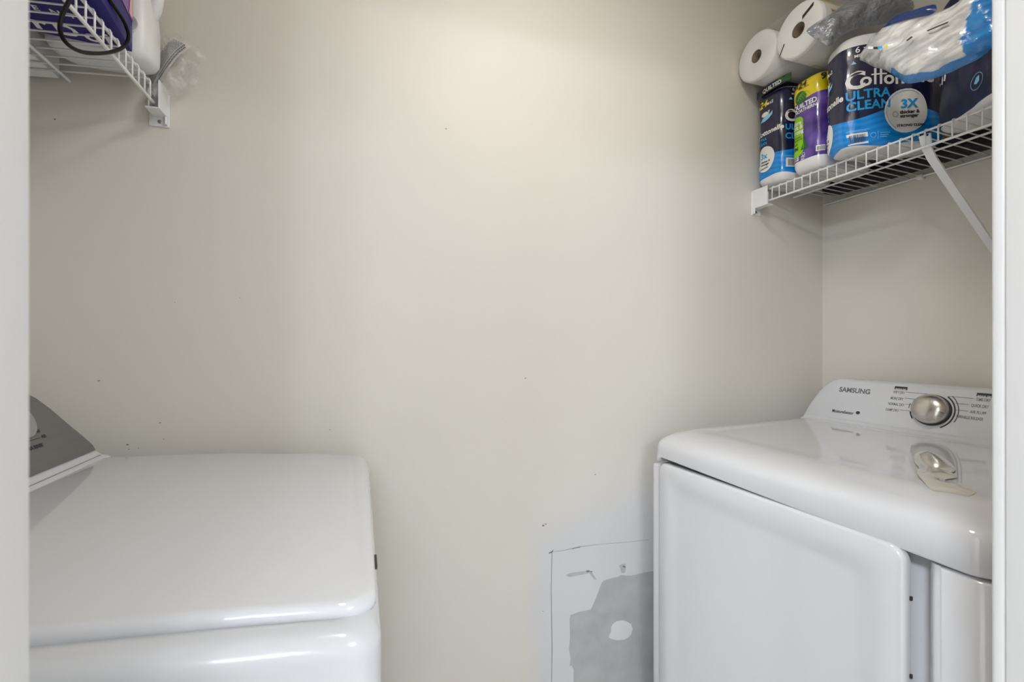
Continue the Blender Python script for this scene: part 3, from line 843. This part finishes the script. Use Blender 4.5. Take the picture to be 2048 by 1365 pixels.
def cottonelle(pk_, side, front, sz=1.0, fsz=1.0, dz=0.0):
    """prints: side = arc length of the narrow panel's centre, front = left margin of the broad panel"""
    wh, cy, bl, ye, lt = pk_.printer(.0009), pk_.printer(.0009), pk_.printer(.0017), pk_.printer(.0010), pk_.printer(.0009)
    cy2 = pk_.printer(.0017)
    for P_ in (wh, cy, bl, ye, lt, cy2):
        P_.p = (lambda base: lambda x, y: base(x, y + dz))(P_.p)
    if side is not None:
        wh.text('Cottonelle', side - .043, .158, .0225 * sz, .03, .1)
        cy.text('ULTRA', side - .040, .142, .0125 * sz, .03); cy.text('CLEAN', side - .040, .129, .0125 * sz, .03)
        wh.ellipse(side - .010, .083, .034, .040)
        cy2.text('3x', side - .028, .086, .026 * sz, .02)
        bl.text('thicker &', side - .024, .073, .0085, .03); bl.text('stronger', side - .024, .064, .0085, .03)
        bl.text('STRONG', side - .026, .050, .007, .03, rot=.15)
        bl.arc(side - .034, .071, .004, .004, 0, 2 * PI, .0008)
        ye.text('24', side - .030, .247, .030 * sz, .03, .15); wh.text('6 =', side - .050, .248, .016 * sz, .02)
        wh.rect(side - .001, .249, side + .006, .256); wh.text('x2', side + .008, .249, .013, .02)
        lt.poly([(side - .030, .205), (side - .02, .214), (side - .005, .219), (side + .010, .220), (side + .018, .226), (side + .016, .215), (side + .004, .207), (side - .012, .203)], .006)
        wh.ellipse(side - .010, .224, .013, .007); wh.text('y', side + .002, .224, .016, .02)
        for k in range(3): cy.rect(side - .045 + .008 * k, .034 + .003 * k, side - .002 + .004 * k, .0352 + .003 * k)
    if front is not None:
        f = front
        wh.text('6 =', f + .022, .270, .021 * fsz, .01); ye.text('24', f + .046, .268, .032 * fsz, .03); wh.text('MEGA ROLLS', f + .020, .258, .0105 * fsz, .01)
        wh.text('C', f, .180, .062 * fsz, .028); wh.text('o', f + .031, .184, .048 * fsz, .022)
        wh.rect(f + .0615, .184, f + .0668, .226, 2); wh.rect(f + .0745, .184, f + .0798, .226, 2); wh.rect(f + .0555, .2085, f + .091, .2120, 6)
        wh.text('onelle', f + .083, .184, .048 * fsz, .022)
        cy.text('ULTRA', f + .002, .153, .031 * fsz, .028, spacing=1.02); cy.text('CLEAN', f + .002, .1255, .031 * fsz, .028, spacing=1.02)
        wh.ellipse(f + .135, .115, .050, .055, .008)
        cy2.arc(f + .135, .115, .045, .050, .9, 4.2, .0009)
        cy2.text('3X', f + .124, .122, .030 * fsz, .04)
        bl.text('thicker &', f + .122, .108, .0115 * fsz, .04); bl.text('stronger', f + .122, .098, .0115 * fsz, .04)
        bl.text('STRONG CLEAN', f + .114, .075, .0085, .04)
        bl.arc(f + .111, .107, .0065, .0065, 0, 2 * PI, .0009)
        lt.rect(f + .004, .0735, f + .052, .0743); lt.rect(f + .004, .0708, f + .046, .0716)
        barcode(wh, bl, f + .004, .040, .044, .027)
        lt.arc(f + .060, .058, .006, .006, 0, 2 * PI, .0009); lt.rect(f + .070, .047, f + .0708, .067, 1)
        for k in range(3): lt.rect(f + .075, .062 - .005 * k, f + .098 - .004 * k, .0634 - .005 * k)
        lt.poly([(f + .012, .243), (f + .018, .251), (f + .024, .243)], .005)
    for pr, nm, mm in ((wh, 'white_print', 'cream'), (cy, 'cyan_print', 'cyan'), (lt, 'pale_blue_print', 'ltblue'), (ye, 'yellow_print', 'yellow'), (bl, 'black_print', 'ink'), (cy2, 'cyan_badge_print', 'cyan')):
        if pr.f: pr.build(nm, M[mm], pk_.o)

ZP = H + .489
p1 = Pack('tissue_pack', (1.320, 1.0925), ZP, .220, .112, .293, 0, M['navy1'], 'navy and blue tissue pack standing in the far corner of the right shelf', 4.2)
cottonelle(p1, -.152, -.100, .95, .80)
p2 = Pack('tissue_pack', (1.322, .9735), ZP, .220, .106, .272, 0, M['purple'], 'purple tissue pack with yellow top between two navy packs', 4.0)
# prints of the purple pack (narrow side facing out)
S2 = -.143
wh, bl, ye, gr, dg_ = p2.printer(.0009), p2.printer(.0017), p2.printer(.0009), p2.printer(.0009), p2.printer(.0010)
bl.text('6=24', S2 - .050, .243, .026, .03); bl.rect(S2 - .018, .240, S2 + .012, .2412); bl.text('9', S2 + .040, .243, .030, .03)
dg_.ellipse(S2 - .014, .216, .018, .018)
for k in range(5):
    gr2 = p2.printer(.0016); 
gr3 = p2.printer(.0016)
for k in range(6): gr3.arc(S2 - .022 + .004 * k, .206, .004 + .003 * k, .006 + .0032 * k, .3, 2.6, .0010, 10)
wh.text('QUILTED', S2 - .042, .186, .0195, .035, sx=.92); wh.text('NORTHERN', S2 - .036, .174, .0125, .03)
gr.poly([(S2 - .045 + .022 * math.cos(a) + .018, (.146 if a < PI else .066) + .019 * math.sin(a)) for a in [2 * PI * k / 36 for k in range(36)]], .006)
w2 = p2.printer(.0016)
w2.text('Ultra', S2 - .043, .140, .0155, .035); w2.text('Soft &', S2 - .045, .127, .0155, .035); w2.text('Strong', S2 - .046, .114, .0155, .035)
bl.text('SUSTAINABLE', S2 - .045, .102, .0055, .01); bl.text('PREMIUM PAPER', S2 - .045, .095, .0055, .01)
bl.text('7M', S2 - .040, .067, .014, .03); bl.text('TREES', S2 - .042, .083, .0065, .01)
dg_.poly([(S2 - .014, .062), (S2 - .004, .095), (S2 + .003, .080), (S2 + .006, .066)], .006)
barcode(wh, bl, S2 - .050, .036, .030, .014); barcode(wh, bl, S2 + .030, .044, .022, .016)
wh.text('FSC', S2 - .012, .040, .008, .02); wh.text('MIX', S2 - .012, .034, .006, .01); wh.arc(S2 - .005, .050, .004, .004, 0, 2 * PI, .001)
for pr, nm, mm in ((wh, 'white_print', 'cream'), (w2, 'white_badge_print', 'cream'), (bl, 'black_print', 'ink'), (gr, 'lime_print', 'green'), (dg_, 'dark_green_print', 'dkgreen'), (gr3, 'lime_lines', 'green')):
    if pr.f: pr.build(nm, M[mm], p2.o)
p3 = Pack('tissue_pack', (1.297, .8215), ZP, .244, .114, .291, math.radians(-25), M['navy3'], 'large navy and blue tissue pack half under the clear wrap', 3.4)
cottonelle(p3, -.176, -.118, 1.0, 1.0, dz=-.030)
p4 = Pack('tissue_pack', (1.294, .586), ZP + .002, .262, .112, .30, math.radians(-119.4), M['navy4'], 'dark navy tissue pack at the near end beside the door frame', 3.6)
wh = p4.printer(); lt = p4.printer()
for (x, y) in ((-.100, .113), (-.088, .116)):
    wh.poly([(x, y), (x + .004, y + .010), (x + .011, y + .018), (x + .010, y + .006), (x + .005, y - .003)], .005)
wh.poly([(-.118, .115), (-.112, .120), (-.106, .120), (-.109, .115)], .005)
lt.arc(.012, .060, .017, .017, 0, 2 * PI, .0012); lt.poly([(.004, .058), (.010, .069), (.019, .070), (.020, .058), (.012, .054)], .006)
wh.build('white_print', M['cream'], p4.o); lt.build('pale_blue_print', M['ltblue'], p4.o)

# ------------------------------------------------------------------ paper towels lying on the packs
pt_ = empty('paper_towel_pack', (1.30, 1.02, H + .80))
PO = Vector((1.30, 1.02, H + .80))
tag(pt_, 'two white paper towel rolls in clear wrap lying on the tissue packs', 'paper towels')
def roll(cy_, cz, x0, x1, r, rc):
    A = [2 * PI * k / 48 for k in range(48)]
    ring = lambda x, rr: [Vector((x, cy_ + rr * math.cos(a), cz + rr * math.sin(a))) - PO for a in A]
    o = loops('paper_roll', [ring(x1, rc), ring(x1, r - .004), ring(x1 - .004, r), ring(x0 + .005, r), ring(x0 + .0015, r - .003), ring(x0, r - .007), ring(x0, rc + .002), ring(x0 + .002, rc)], M['paper'], pt_, 50, False, False)
    loops('cardboard_core', [ring(x0 + .001, rc), ring(x1, rc), ring(x1, rc - .002), ring(x0 + .001, rc - .002)], M['cardboard'], o, 50, False, False)
    loops('core_end', [ring(x0 + .05, rc - .002), ring(x0 + .05, .004)], M['paper'], o, 50, False, True)
    return o
R1 = (1.086, H + .874); R2 = (.944, H + .862)
X0, X1 = 1.150, 1.40
roll(*R1, X0 + .002, X1, .0715, .018); roll(*R2, X0, X1, .0715, .019)
# clear wrap round the pair: hull of both circles
hull = []
th = math.atan2(R2[1] - R1[1], R2[0] - R1[0])
for k in range(25):
    a = th + PI / 2 + PI * k / 24; hull.append((R1[0] + .0735 * math.cos(a), R1[1] + .0735 * math.sin(a)))
for k in range(25):
    a = th - PI / 2 + PI * k / 24; hull.append((R2[0] + .0735 * math.cos(a), R2[1] + .0735 * math.sin(a)))
LL = []
for x, s in ((X0 + .010, 0), (X0 + .014, .0006), (X0 + .10, .001), (X1 - .02, .0006), (X1, 0)):
    c0 = Vector(((R1[0] + R2[0]) / 2, (R1[1] + R2[1]) / 2))
    LL.append([Vector((x, p[0] + .0012 * noise.noise(Vector((x * 30, i * .7, 1))), p[1] + s + .0012 * noise.noise(Vector((x * 30, i * .7, 4))))) - PO for i, p in enumerate(hull)])
loops('clear_wrap', LL, M['clearwrap'], pt_, 70, False, False)
tp = Print(lambda y, z: Vector((X0 - .0008, y, z)) - PO)
tp.add([(.930, R2[1] + .030), (.931, R2[1] + .020), (.898, R2[1] + .036), (.897, R2[1] + .046)], [(0, 1, 2, 3)])
tp.add([(1.005, R2[1] - .043), (1.0, R2[1] - .040), (.984, R2[1] - .014), (.988, R2[1] - .013)], [(0, 1, 2, 3)])
tp.build('black_seal_print', M['ink'], pt_)
# yellow-green print on the wrap's flank
yp = Print(lambda x, a: Vector((x, R2[0] + .0752 * math.cos(a), R2[1] + .0752 * math.sin(a))) - PO)
yp.rect(X0 + .085, -1.9, X0 + .20, -1.15, 10)
M['paleyellow'] = mat('pale_yellow_print', (0.62, 0.63, 0.22), 0.35, coat=.4)
yp.build('pale_yellow_print', M['paleyellow'], pt_)
yp = Print(lambda x, a: Vector((x, R2[0] + .0755 * math.cos(a), R2[1] + .0755 * math.sin(a))) - PO)
yp.rect(X0 + .03, 2.2, X0 + .17, 3.0, 10); yp.build('yellow_print', M['yellow'], pt_)

# flattened dark wrapper between the rolls and the far pack
dwp = [(1.222, 1.045), (1.208, 1.08), (1.215, 1.135), (1.30, 1.145), (1.39, 1.14), (1.40, 1.09), (1.39, 1.05), (1.30, 1.045)]
M['dkwrap'] = mat('dark_wrapper', (0.012, 0.013, 0.035), 0.3, coat=.5, bump=(30, .5, .004))
fw = pillow('flat_tissue_wrapper', catmull(dwp, 3, True), .012, lambda x, y, h: Vector((x, y, ZP + .2985 + h)), .006, M['dkwrap'], None, .7, .02)
tag(fw, 'dark folded tissue wrapper squeezed between paper towels and far pack', 'wrapper')
fl = lambda y, z, o_=0: Vector((1.2045 - o_ + .25 * max(0, z - .018) + 6 * (y - 1.075) ** 2 * .35, y, ZP + .287 + z))
V = []; F = []
for a in range(13):
    for b in range(5):
        V.append(fl(1.142 - .126 * a / 12, .0235 * b / 4))
        if a and b: F.append(((a - 1) * 5 + b - 1, (a - 1) * 5 + b, a * 5 + b, a * 5 + b - 1))
flap = obj('printed_flap', V, F, M['dkwrap'], fw, 60, fixn=False)
fg = Print(lambda t, k: fl(1.142 - t, k, .0006)); fg.poly([(.055, .002), (.125, .002), (.125, .0225), (.085, .0225), (.070, .014)], .01); fg.build('green_print', M['dkgreen'], flap)
fp = Print(lambda t, k: fl(1.142 - t, k, .0012)); fp.text('QUILTED', .030, .004, .0165, .03, sx=1.0); fp.build('white_print', M['cream'], flap)

# ------------------------------------------------------------------ grey bag, clear and blue wrap on top
def pxpoly(pts): return [Vector(p) for p in pts]
def depth_place(d0, d1, u0, u1, sl=0.0, vm=60, push=1.0):
    """the pouch lies in a slanted upright plane: nearer towards the right; h bulges out of it"""
    A = at_d(u0, vm, d0); B = at_d(u1, vm, d1); e = (B - A); e.z = 0; e.normalize()
    n = Vector((e.y, -e.x, 0))
    if n.dot(Vector((0, 0, H)) - A) < 0: n = -n
    n2 = (n + Vector((0, 0, sl))).normalized()
    o = Vector((0, 0, H))
    def place(u, v, h):
        r = ray(u, v); k = (A - o).dot(n2) / r.dot(n2)
        return o + r * k + n2 * h
    return place
def px_pillow(name, pts, step, place, thick, m, parent=None, **kw):
    """outline given on the plane by sight lines; converted to metres in that plane before filling"""
    P3 = [place(u, v, 0) for u, v in pts]; O = P3[0]
    n = (place(pts[0][0], pts[0][1], 1) - O).normalized()
    e1 = Vector((0, 0, 1)).cross(n).normalized(); e2 = n.cross(e1)
    poly = [((p - O).dot(e1), (p - O).dot(e2)) for p in P3]
    return pillow(name, poly, step, lambda x, y, h: O + e1 * x + e2 * y + n * h, thick, m, parent, **kw)
M['greybag'] = mat('grey_mailer_plastic', (0.30, 0.31, 0.335), 0.24, metal=.3, coat=.4, bump=(38, 1.0, .012, (1, 1, 1.6)))
gb = [(1613, 62), (1628, 48), (1652, 34), (1680, 14), (1712, -8), (1760, -30), (1800, -25), (1818, 0), (1829, 16), (1812, 38), (1800, 40), (1770, 48), (1735, 53), (1705, 61), (1680, 74), (1659, 92), (1640, 82), (1626, 75)]
gbag = px_pillow('grey_plastic_bag', [(p.x, p.y) for p in catmull([(a, b, 0) for a, b in gb], 3, True)], .008, depth_place(1.172, 1.155, 1613, 1829, .2), .030, M['greybag'], None, back=.4, soft=.05, fold=.013, fscale=26, stretch=(.7, 1.3, 1))
tag(gbag, 'crumpled grey plastic mailer bag lying on top of the tissue packs', 'bag')
# clear wrap with blue borders, draped over the packs
m = M['bluewrap'] = thin_film('clear_wrap_blue_border', (0.75, 0.74, 0.71), 0.88, .14, (60, .7, .004, (1, 1, 2)))
q = NT(m); uv = q.coord('UV'); s = q.sep(uv); ob = q.coord('Object'); nz = q.noise(ob, 25, 3); n2 = q.noise(q.mapping(ob, (1, 1, 3.5)), 22, 4)
haze = q.mix(q.step(n2, .35, .68), (0.50, 0.50, 0.50), (0.86, 0.85, 0.82))
isl = q.step(q.math('ADD', s[1], q.math('MULTIPLY', nz, .010)), .0150, .0135)
isr = q.step(q.math('ADD', s[0], q.math('MULTIPLY', nz, .18)), .875, .89)
blue = q.mix(n2, (0.002, 0.07, 0.36), (0.012, 0.33, 0.78))
q.col(q.mix(q.math('MAXIMUM', isl, isr), haze, blue))
bw = [(1718, 117), (1738, 92), (1760, 66), (1790, 47), (1830, 36), (1870, 28), (1895, 18), (1930, 0), (1960, -25), (2010, -30), (2030, 30), (2020, 75), (1988, 92), (1960, 116), (1925, 133), (1880, 153), (1845, 163), (1815, 167), (1795, 156), (1770, 140), (1748, 134), (1730, 124)]
bwrap = px_pillow('clear_plastic_wrap', [(p.x, p.y) for p in catmull([(a, b, 0) for a, b in bw], 3, True)], .007, depth_place(1.09, .845, 1718, 1988, .25), .022, M['bluewrap'], None, back=.9, soft=.035, fold=.010, fscale=30, stretch=(.6, 1.2, 1), seed=3, uv=True, low=(.56, .84))
tag(bwrap, 'crumpled clear plastic wrap with blue borders draped over the packs', 'plastic wrap')
wp_ = depth_place(1.09, .845, 1718, 1988, .25)
def wrap_print(name, quads, mm, off):
    V = []; F = []
    for qd in quads:
        b = len(V); V += [wp_(u, v, off) for u, v in qd]; F.append(tuple(range(b, b + len(qd))))
    return obj(name, V, F, M[mm], bwrap, fixn=False)
for qd in ([(1878, 75), (1880, 77), (1921, 61), (1923, 57), (1900, 66)], [(1836, 94), (1838, 96), (1850, 88), (1847, 86)], [(1770, 106), (1780, 106), (1780, 111), (1770, 111)]):
    wrap_print('black_print', [qd], 'ink', .034)
wrap_print('white_print', [[(1760, 106), (1770, 106), (1770, 111), (1760, 111)]], 'cream', .036)
wrap_print('blue_print', [[(1780, 106), (1789, 105), (1789, 110), (1780, 111)]], 'cyan', .036)
wrap_print('yellow_print', [[(1795, 105), (1800, 104), (1800, 110), (1795, 111)]], 'yellow', .036)
M['bluebag'] = mat('navy_blue_film', (0.012, 0.05, 0.22), 0.25, coat=.5, bump=(40, .5, .004))
bb_ = [(1757, 66), (1775, 46), (1795, 30), (1825, 20), (1865, 9), (1873, 14), (1870, 24), (1850, 34), (1815, 45), (1785, 58)]
bbag = px_pillow('blue_film_scrap', [(p.x, p.y) for p in catmull([(a, b, 0) for a, b in bb_], 3, True)], .006, depth_place(1.135, 1.03, 1757, 1873, .1), .008, M['bluebag'], None, back=.8, soft=.02, fold=.004, fscale=30)
tag(bbag, 'navy blue film wrapper poking up behind the clear wrap', 'wrapper')

# dark things at the back of the right shelf, seen through the wires
fm = bmesh.new(); add_box(fm, (1.438, .40, H + .482), (1.512, 1.10, H + .53), .012, 3)
tag(obj_bm('folded_cloth', fm, M['black'], None, 50), 'black folded cloth along the wall side of the right wire shelf', 'cloth')

# ------------------------------------------------------------------ left shelf: box, jug, leaflet bag, cord, flat white boxes
ZL = H + .5325
def deckL(x): return H + .5325 + (.508 - .5325) * (x + .403) / (XL + .403)
bx = empty('detergent_box', (-.402, 1.028, ZL + .006), math.radians(6))
M['indigo'] = mat('indigo_carton', (0.020, 0.012, 0.16), 0.5, spec=.25)
M['violet'] = mat('violet_carton', (0.16, 0.02, 0.30), 0.35, coat=.3)
bm = bmesh.new(); add_box(bm, (-.262, -.26, 0), (0, 0, .20), .0015, 2)
ob = obj_bm('carton', bm, M['indigo'], bx, 35)
pr = Print(lambda x, y: Vector((.0008, x, y)))
pr.poly([(-.26, .075), (-.001, .055), (-.001, .199), (-.26, .199)], .03); pr.build('violet_panel', M['violet'], bx)
M['orange'] = mat('orange_print', (.80, .20, .02), .4); M['pink'] = mat('pink_print', (.85, .45, .45), .4)
pr = Print(lambda x, y: Vector((.0014, x, y)))
pr.poly([(-.022, .060), (-.005, .058), (-.005, .12), (-.012, .12)], .02); pr.build('pink_print', M['pink'], bx)
pr = Print(lambda x, y: Vector((.0014, x, y)))
pr.poly([(-.075, .074), (-.055, .068), (-.035, .073), (-.04, .10), (-.07, .11)], .02); pr.build('orange_print', M['orange'], bx)
pr = Print(lambda x, y: Vector((.0014, x, y)))
pr.poly([(-.110, .078), (-.095, .075), (-.085, .085), (-.10, .10)], .02); pr.build('yellow_print', M['yellow'], bx)
M['lilac'] = mat('lilac_print', (.35, .33, .62), .5)
pr = Print(lambda x, y: Vector((.0014, x, y)))
V, F = text2d('MADE IN USA', .006, .0); pr.add([(-.010 - v.y, .012 + v.x * .8) for v in V], F); pr.build('lilac_print', M['lilac'], bx)
# white lettering on the carton's underside
pr = Print(lambda x, y: Vector((x, y, -.0008)))
for ch, x, y, sz_ in (('M', -.235, -.020, .045), ('o', -.190, -.018, .045), ('o', -.160, -.017, .045), ('r', -.128, -.017, .05), ('D', -.100, -.014, .045), ('o', -.062, -.012, .045), ('l', -.032, -.012, .045)):
    V, F = text2d(ch, sz_, .03); pr.add([(x + v.x, y - v.y) for v in V], F)
for k, ch in enumerate('DETERGENT'):
    V, F = text2d(ch, .018, .02); pr.add([(-.24 + .022 * k + v.x, -.072 - v.y) for v in V], F)
pr.build('white_lettering', M['cream'], bx)
tag(bx, 'indigo and violet detergent carton on the left shelf', 'box')

jg = empty('detergent_jug', (-.466, 1.081, deckL(-.466) + .012))
prof = [(.55, .0), (.80, .001), (.93, .006), (.985, .014), (1.0, .028), (1.0, .075), (.97, .11), (.91, .15), (.85, .19), (.76, .23), (.55, .26), (.30, .275), (.28, .30)]
LL = []
for s_, z_ in prof:
    L_ = []
    for k in range(48):
        a = 2 * PI * k / 48; ca, sa = math.cos(a), math.sin(a)
        L_.append((math.copysign(abs(ca) ** .62, ca) * .084 * s_, math.copysign(abs(sa) ** .62, sa) * .046 * s_, z_))
    LL.append(L_)
jb = loops('bottle', LL, M['jug'], jg, 60)
loops('cap', [[(r * math.cos(a), r * math.sin(a), z_) for a in [2 * PI * k / 24 for k in range(24)]] for r, z_ in ((.030, .285), (.030, .325), (.026, .33))], M['bluebag'], jg, 40)
loops('embossed_ring', [[(.054 + r * math.cos(a), -.0450 - o_, .058 + r * math.sin(a)) for a in [2 * PI * k / 24 for k in range(24)]] for r, o_ in ((.017, 0), (.016, .0012), (.013, .0012), (.012, .0004))], M['jug'], jb, 50)
tube('handle', catmull([(.050, -.0, .24), (.078, -.004, .22), (.086, -.006, .17), (.082, -.004, .12), (.070, 0, .10)], 5), .012, M['jug'], jg, 12)
tag(jg, 'white plastic detergent jug at the far end of the left shelf', 'jug')

# flat white cartons lying on the left shelf
for k, (x0, x1, y0, y1, hh, lab) in enumerate(((-.675, -.565, 1.04, 1.14, .05, 'small white carton beside the jug on the left shelf'),)):
    bm = bmesh.new(); add_box(bm, (x0, y0, 0), (x1, y1, hh), .001, 1)
    for v in bm.verts: v.co.z += deckL(v.co.x) + .0022
    tag(obj_bm('white_carton', bm, M['paper'], None, 35), lab, 'box')

# leaflet in a clear bag, sticking out past the bracket
lb = empty('leaflet_bag', on_y(320, 168, 1.13))
LO = lb.location.copy()
left = [(290, 166), (297, 150), (306, 132), (316, 112), (329, 92), (347, 74)]
right = [(314, 174), (320, 163), (330, 148), (343, 130), (360, 110), (383, 93)]
def leaf(s_, t_, off=0):
    cl = catmull([(a, b, 0) for a, b in left], 8); cr = catmull([(a, b, 0) for a, b in right], 8)
    i = s_ * (len(cl) - 1); j = min(int(i), len(cl) - 2); f = i - j
    a = cl[j].lerp(cl[j + 1], f); b = cr[j].lerp(cr[j + 1], f); p = a.lerp(b, t_)
    y = 1.152 - .014 * math.sin(s_ * PI * .9) - .008 * t_ - off
    return on_y(p.x, p.y, y) - LO
V = []; F = []
for i in range(25):
    for j in range(9):
        V.append(leaf(i / 24, j / 8))
        if i and j: F.append(((i - 1) * 9 + j - 1, i * 9 + j - 1, i * 9 + j, (i - 1) * 9 + j))
lf = obj('printed_leaflet', V, F, M['paper'], lb, 60, fixn=False)
def leafstrip(s0, s1, t0, t1):
    b = len(lv)
    for k in range(4):
        s_ = s0 + (s1 - s0) * k / 3; lv.append(leaf(s_, t0, .0012)); lv.append(leaf(s_, t1, .0012))
        if k: lfc.append((b + 2 * k - 2, b + 2 * k, b + 2 * k + 1, b + 2 * k - 1))
lv, lfc = [], []; rnd = random.Random(5)
for (t0, t1, wmin, wmax, a0, a1) in ((.78, .875, .007, .016, .12, .93), (.65, .735, .008, .02, .30, .97)):
    s_ = a0
    while s_ < a1:
        wd = rnd.uniform(wmin, wmax); leafstrip(s_, min(a1, s_ + wd), t0 + rnd.uniform(0, .012), t1 - rnd.uniform(0, .012)); s_ += wd + .009
obj('bold_print', lv, lfc, M['ink'], lf, fixn=False)
lv, lfc = [], []
for k in range(9):
    t0 = .05 + .062 * k; s_ = rnd.uniform(.02, .1)
    while s_ < .95:
        wd = rnd.uniform(.03, .12); leafstrip(s_, min(.97, s_ + wd), t0, t0 + .028); s_ += wd + .012
obj('fine_print', lv, lfc, M['greyink'], lf, fixn=False)
cb = [(318, 166), (322, 178), (345, 194), (368, 190), (385, 178), (400, 155), (412, 130), (408, 106), (392, 92), (370, 78), (345, 62), (328, 52), (324, 66), (326, 100), (322, 135)]
def cplace(u, v, h): return on_y(u, v, 1.138) - Vector((0, h, 0)) - LO
P3 = [cplace(u, v, 0) for u, v in cb]
pillow('clear_bag', [(p.x, p.y) for p in catmull([(p.x, p.z, 0) for p in P3], 3, True)], .005, lambda x, y, h: Vector((x, P3[0].y - h, y)), .026, M['clear'], lb, back=.3, soft=.035, fold=.008, fscale=45)
tag(lb, 'clear plastic bag holding a printed leaflet at the left bracket', 'bag')

# black cord looped over the lip of the left shelf
cl = [(150, -22), (137, 4), (125, 28), (120, 50), (122, 68), (131, 84), (147, 97), (168, 105), (192, 107), (218, 105), (240, 98), (252, 88), (257, 74), (254, 58), (246, 40), (232, 18), (217, -4), (205, -26), (180, -36)]
path = [on_x(p.x, p.y, -.388) + Vector((0, 0, 0)) for p in catmull([(a, b, 0) for a, b in cl], 5, True)]
cordo = tube('black_cord', path, .0028, M['cord'], None, 10, True)
tag(cordo, 'black cord loop hanging over the front of the left shelf', 'cord')
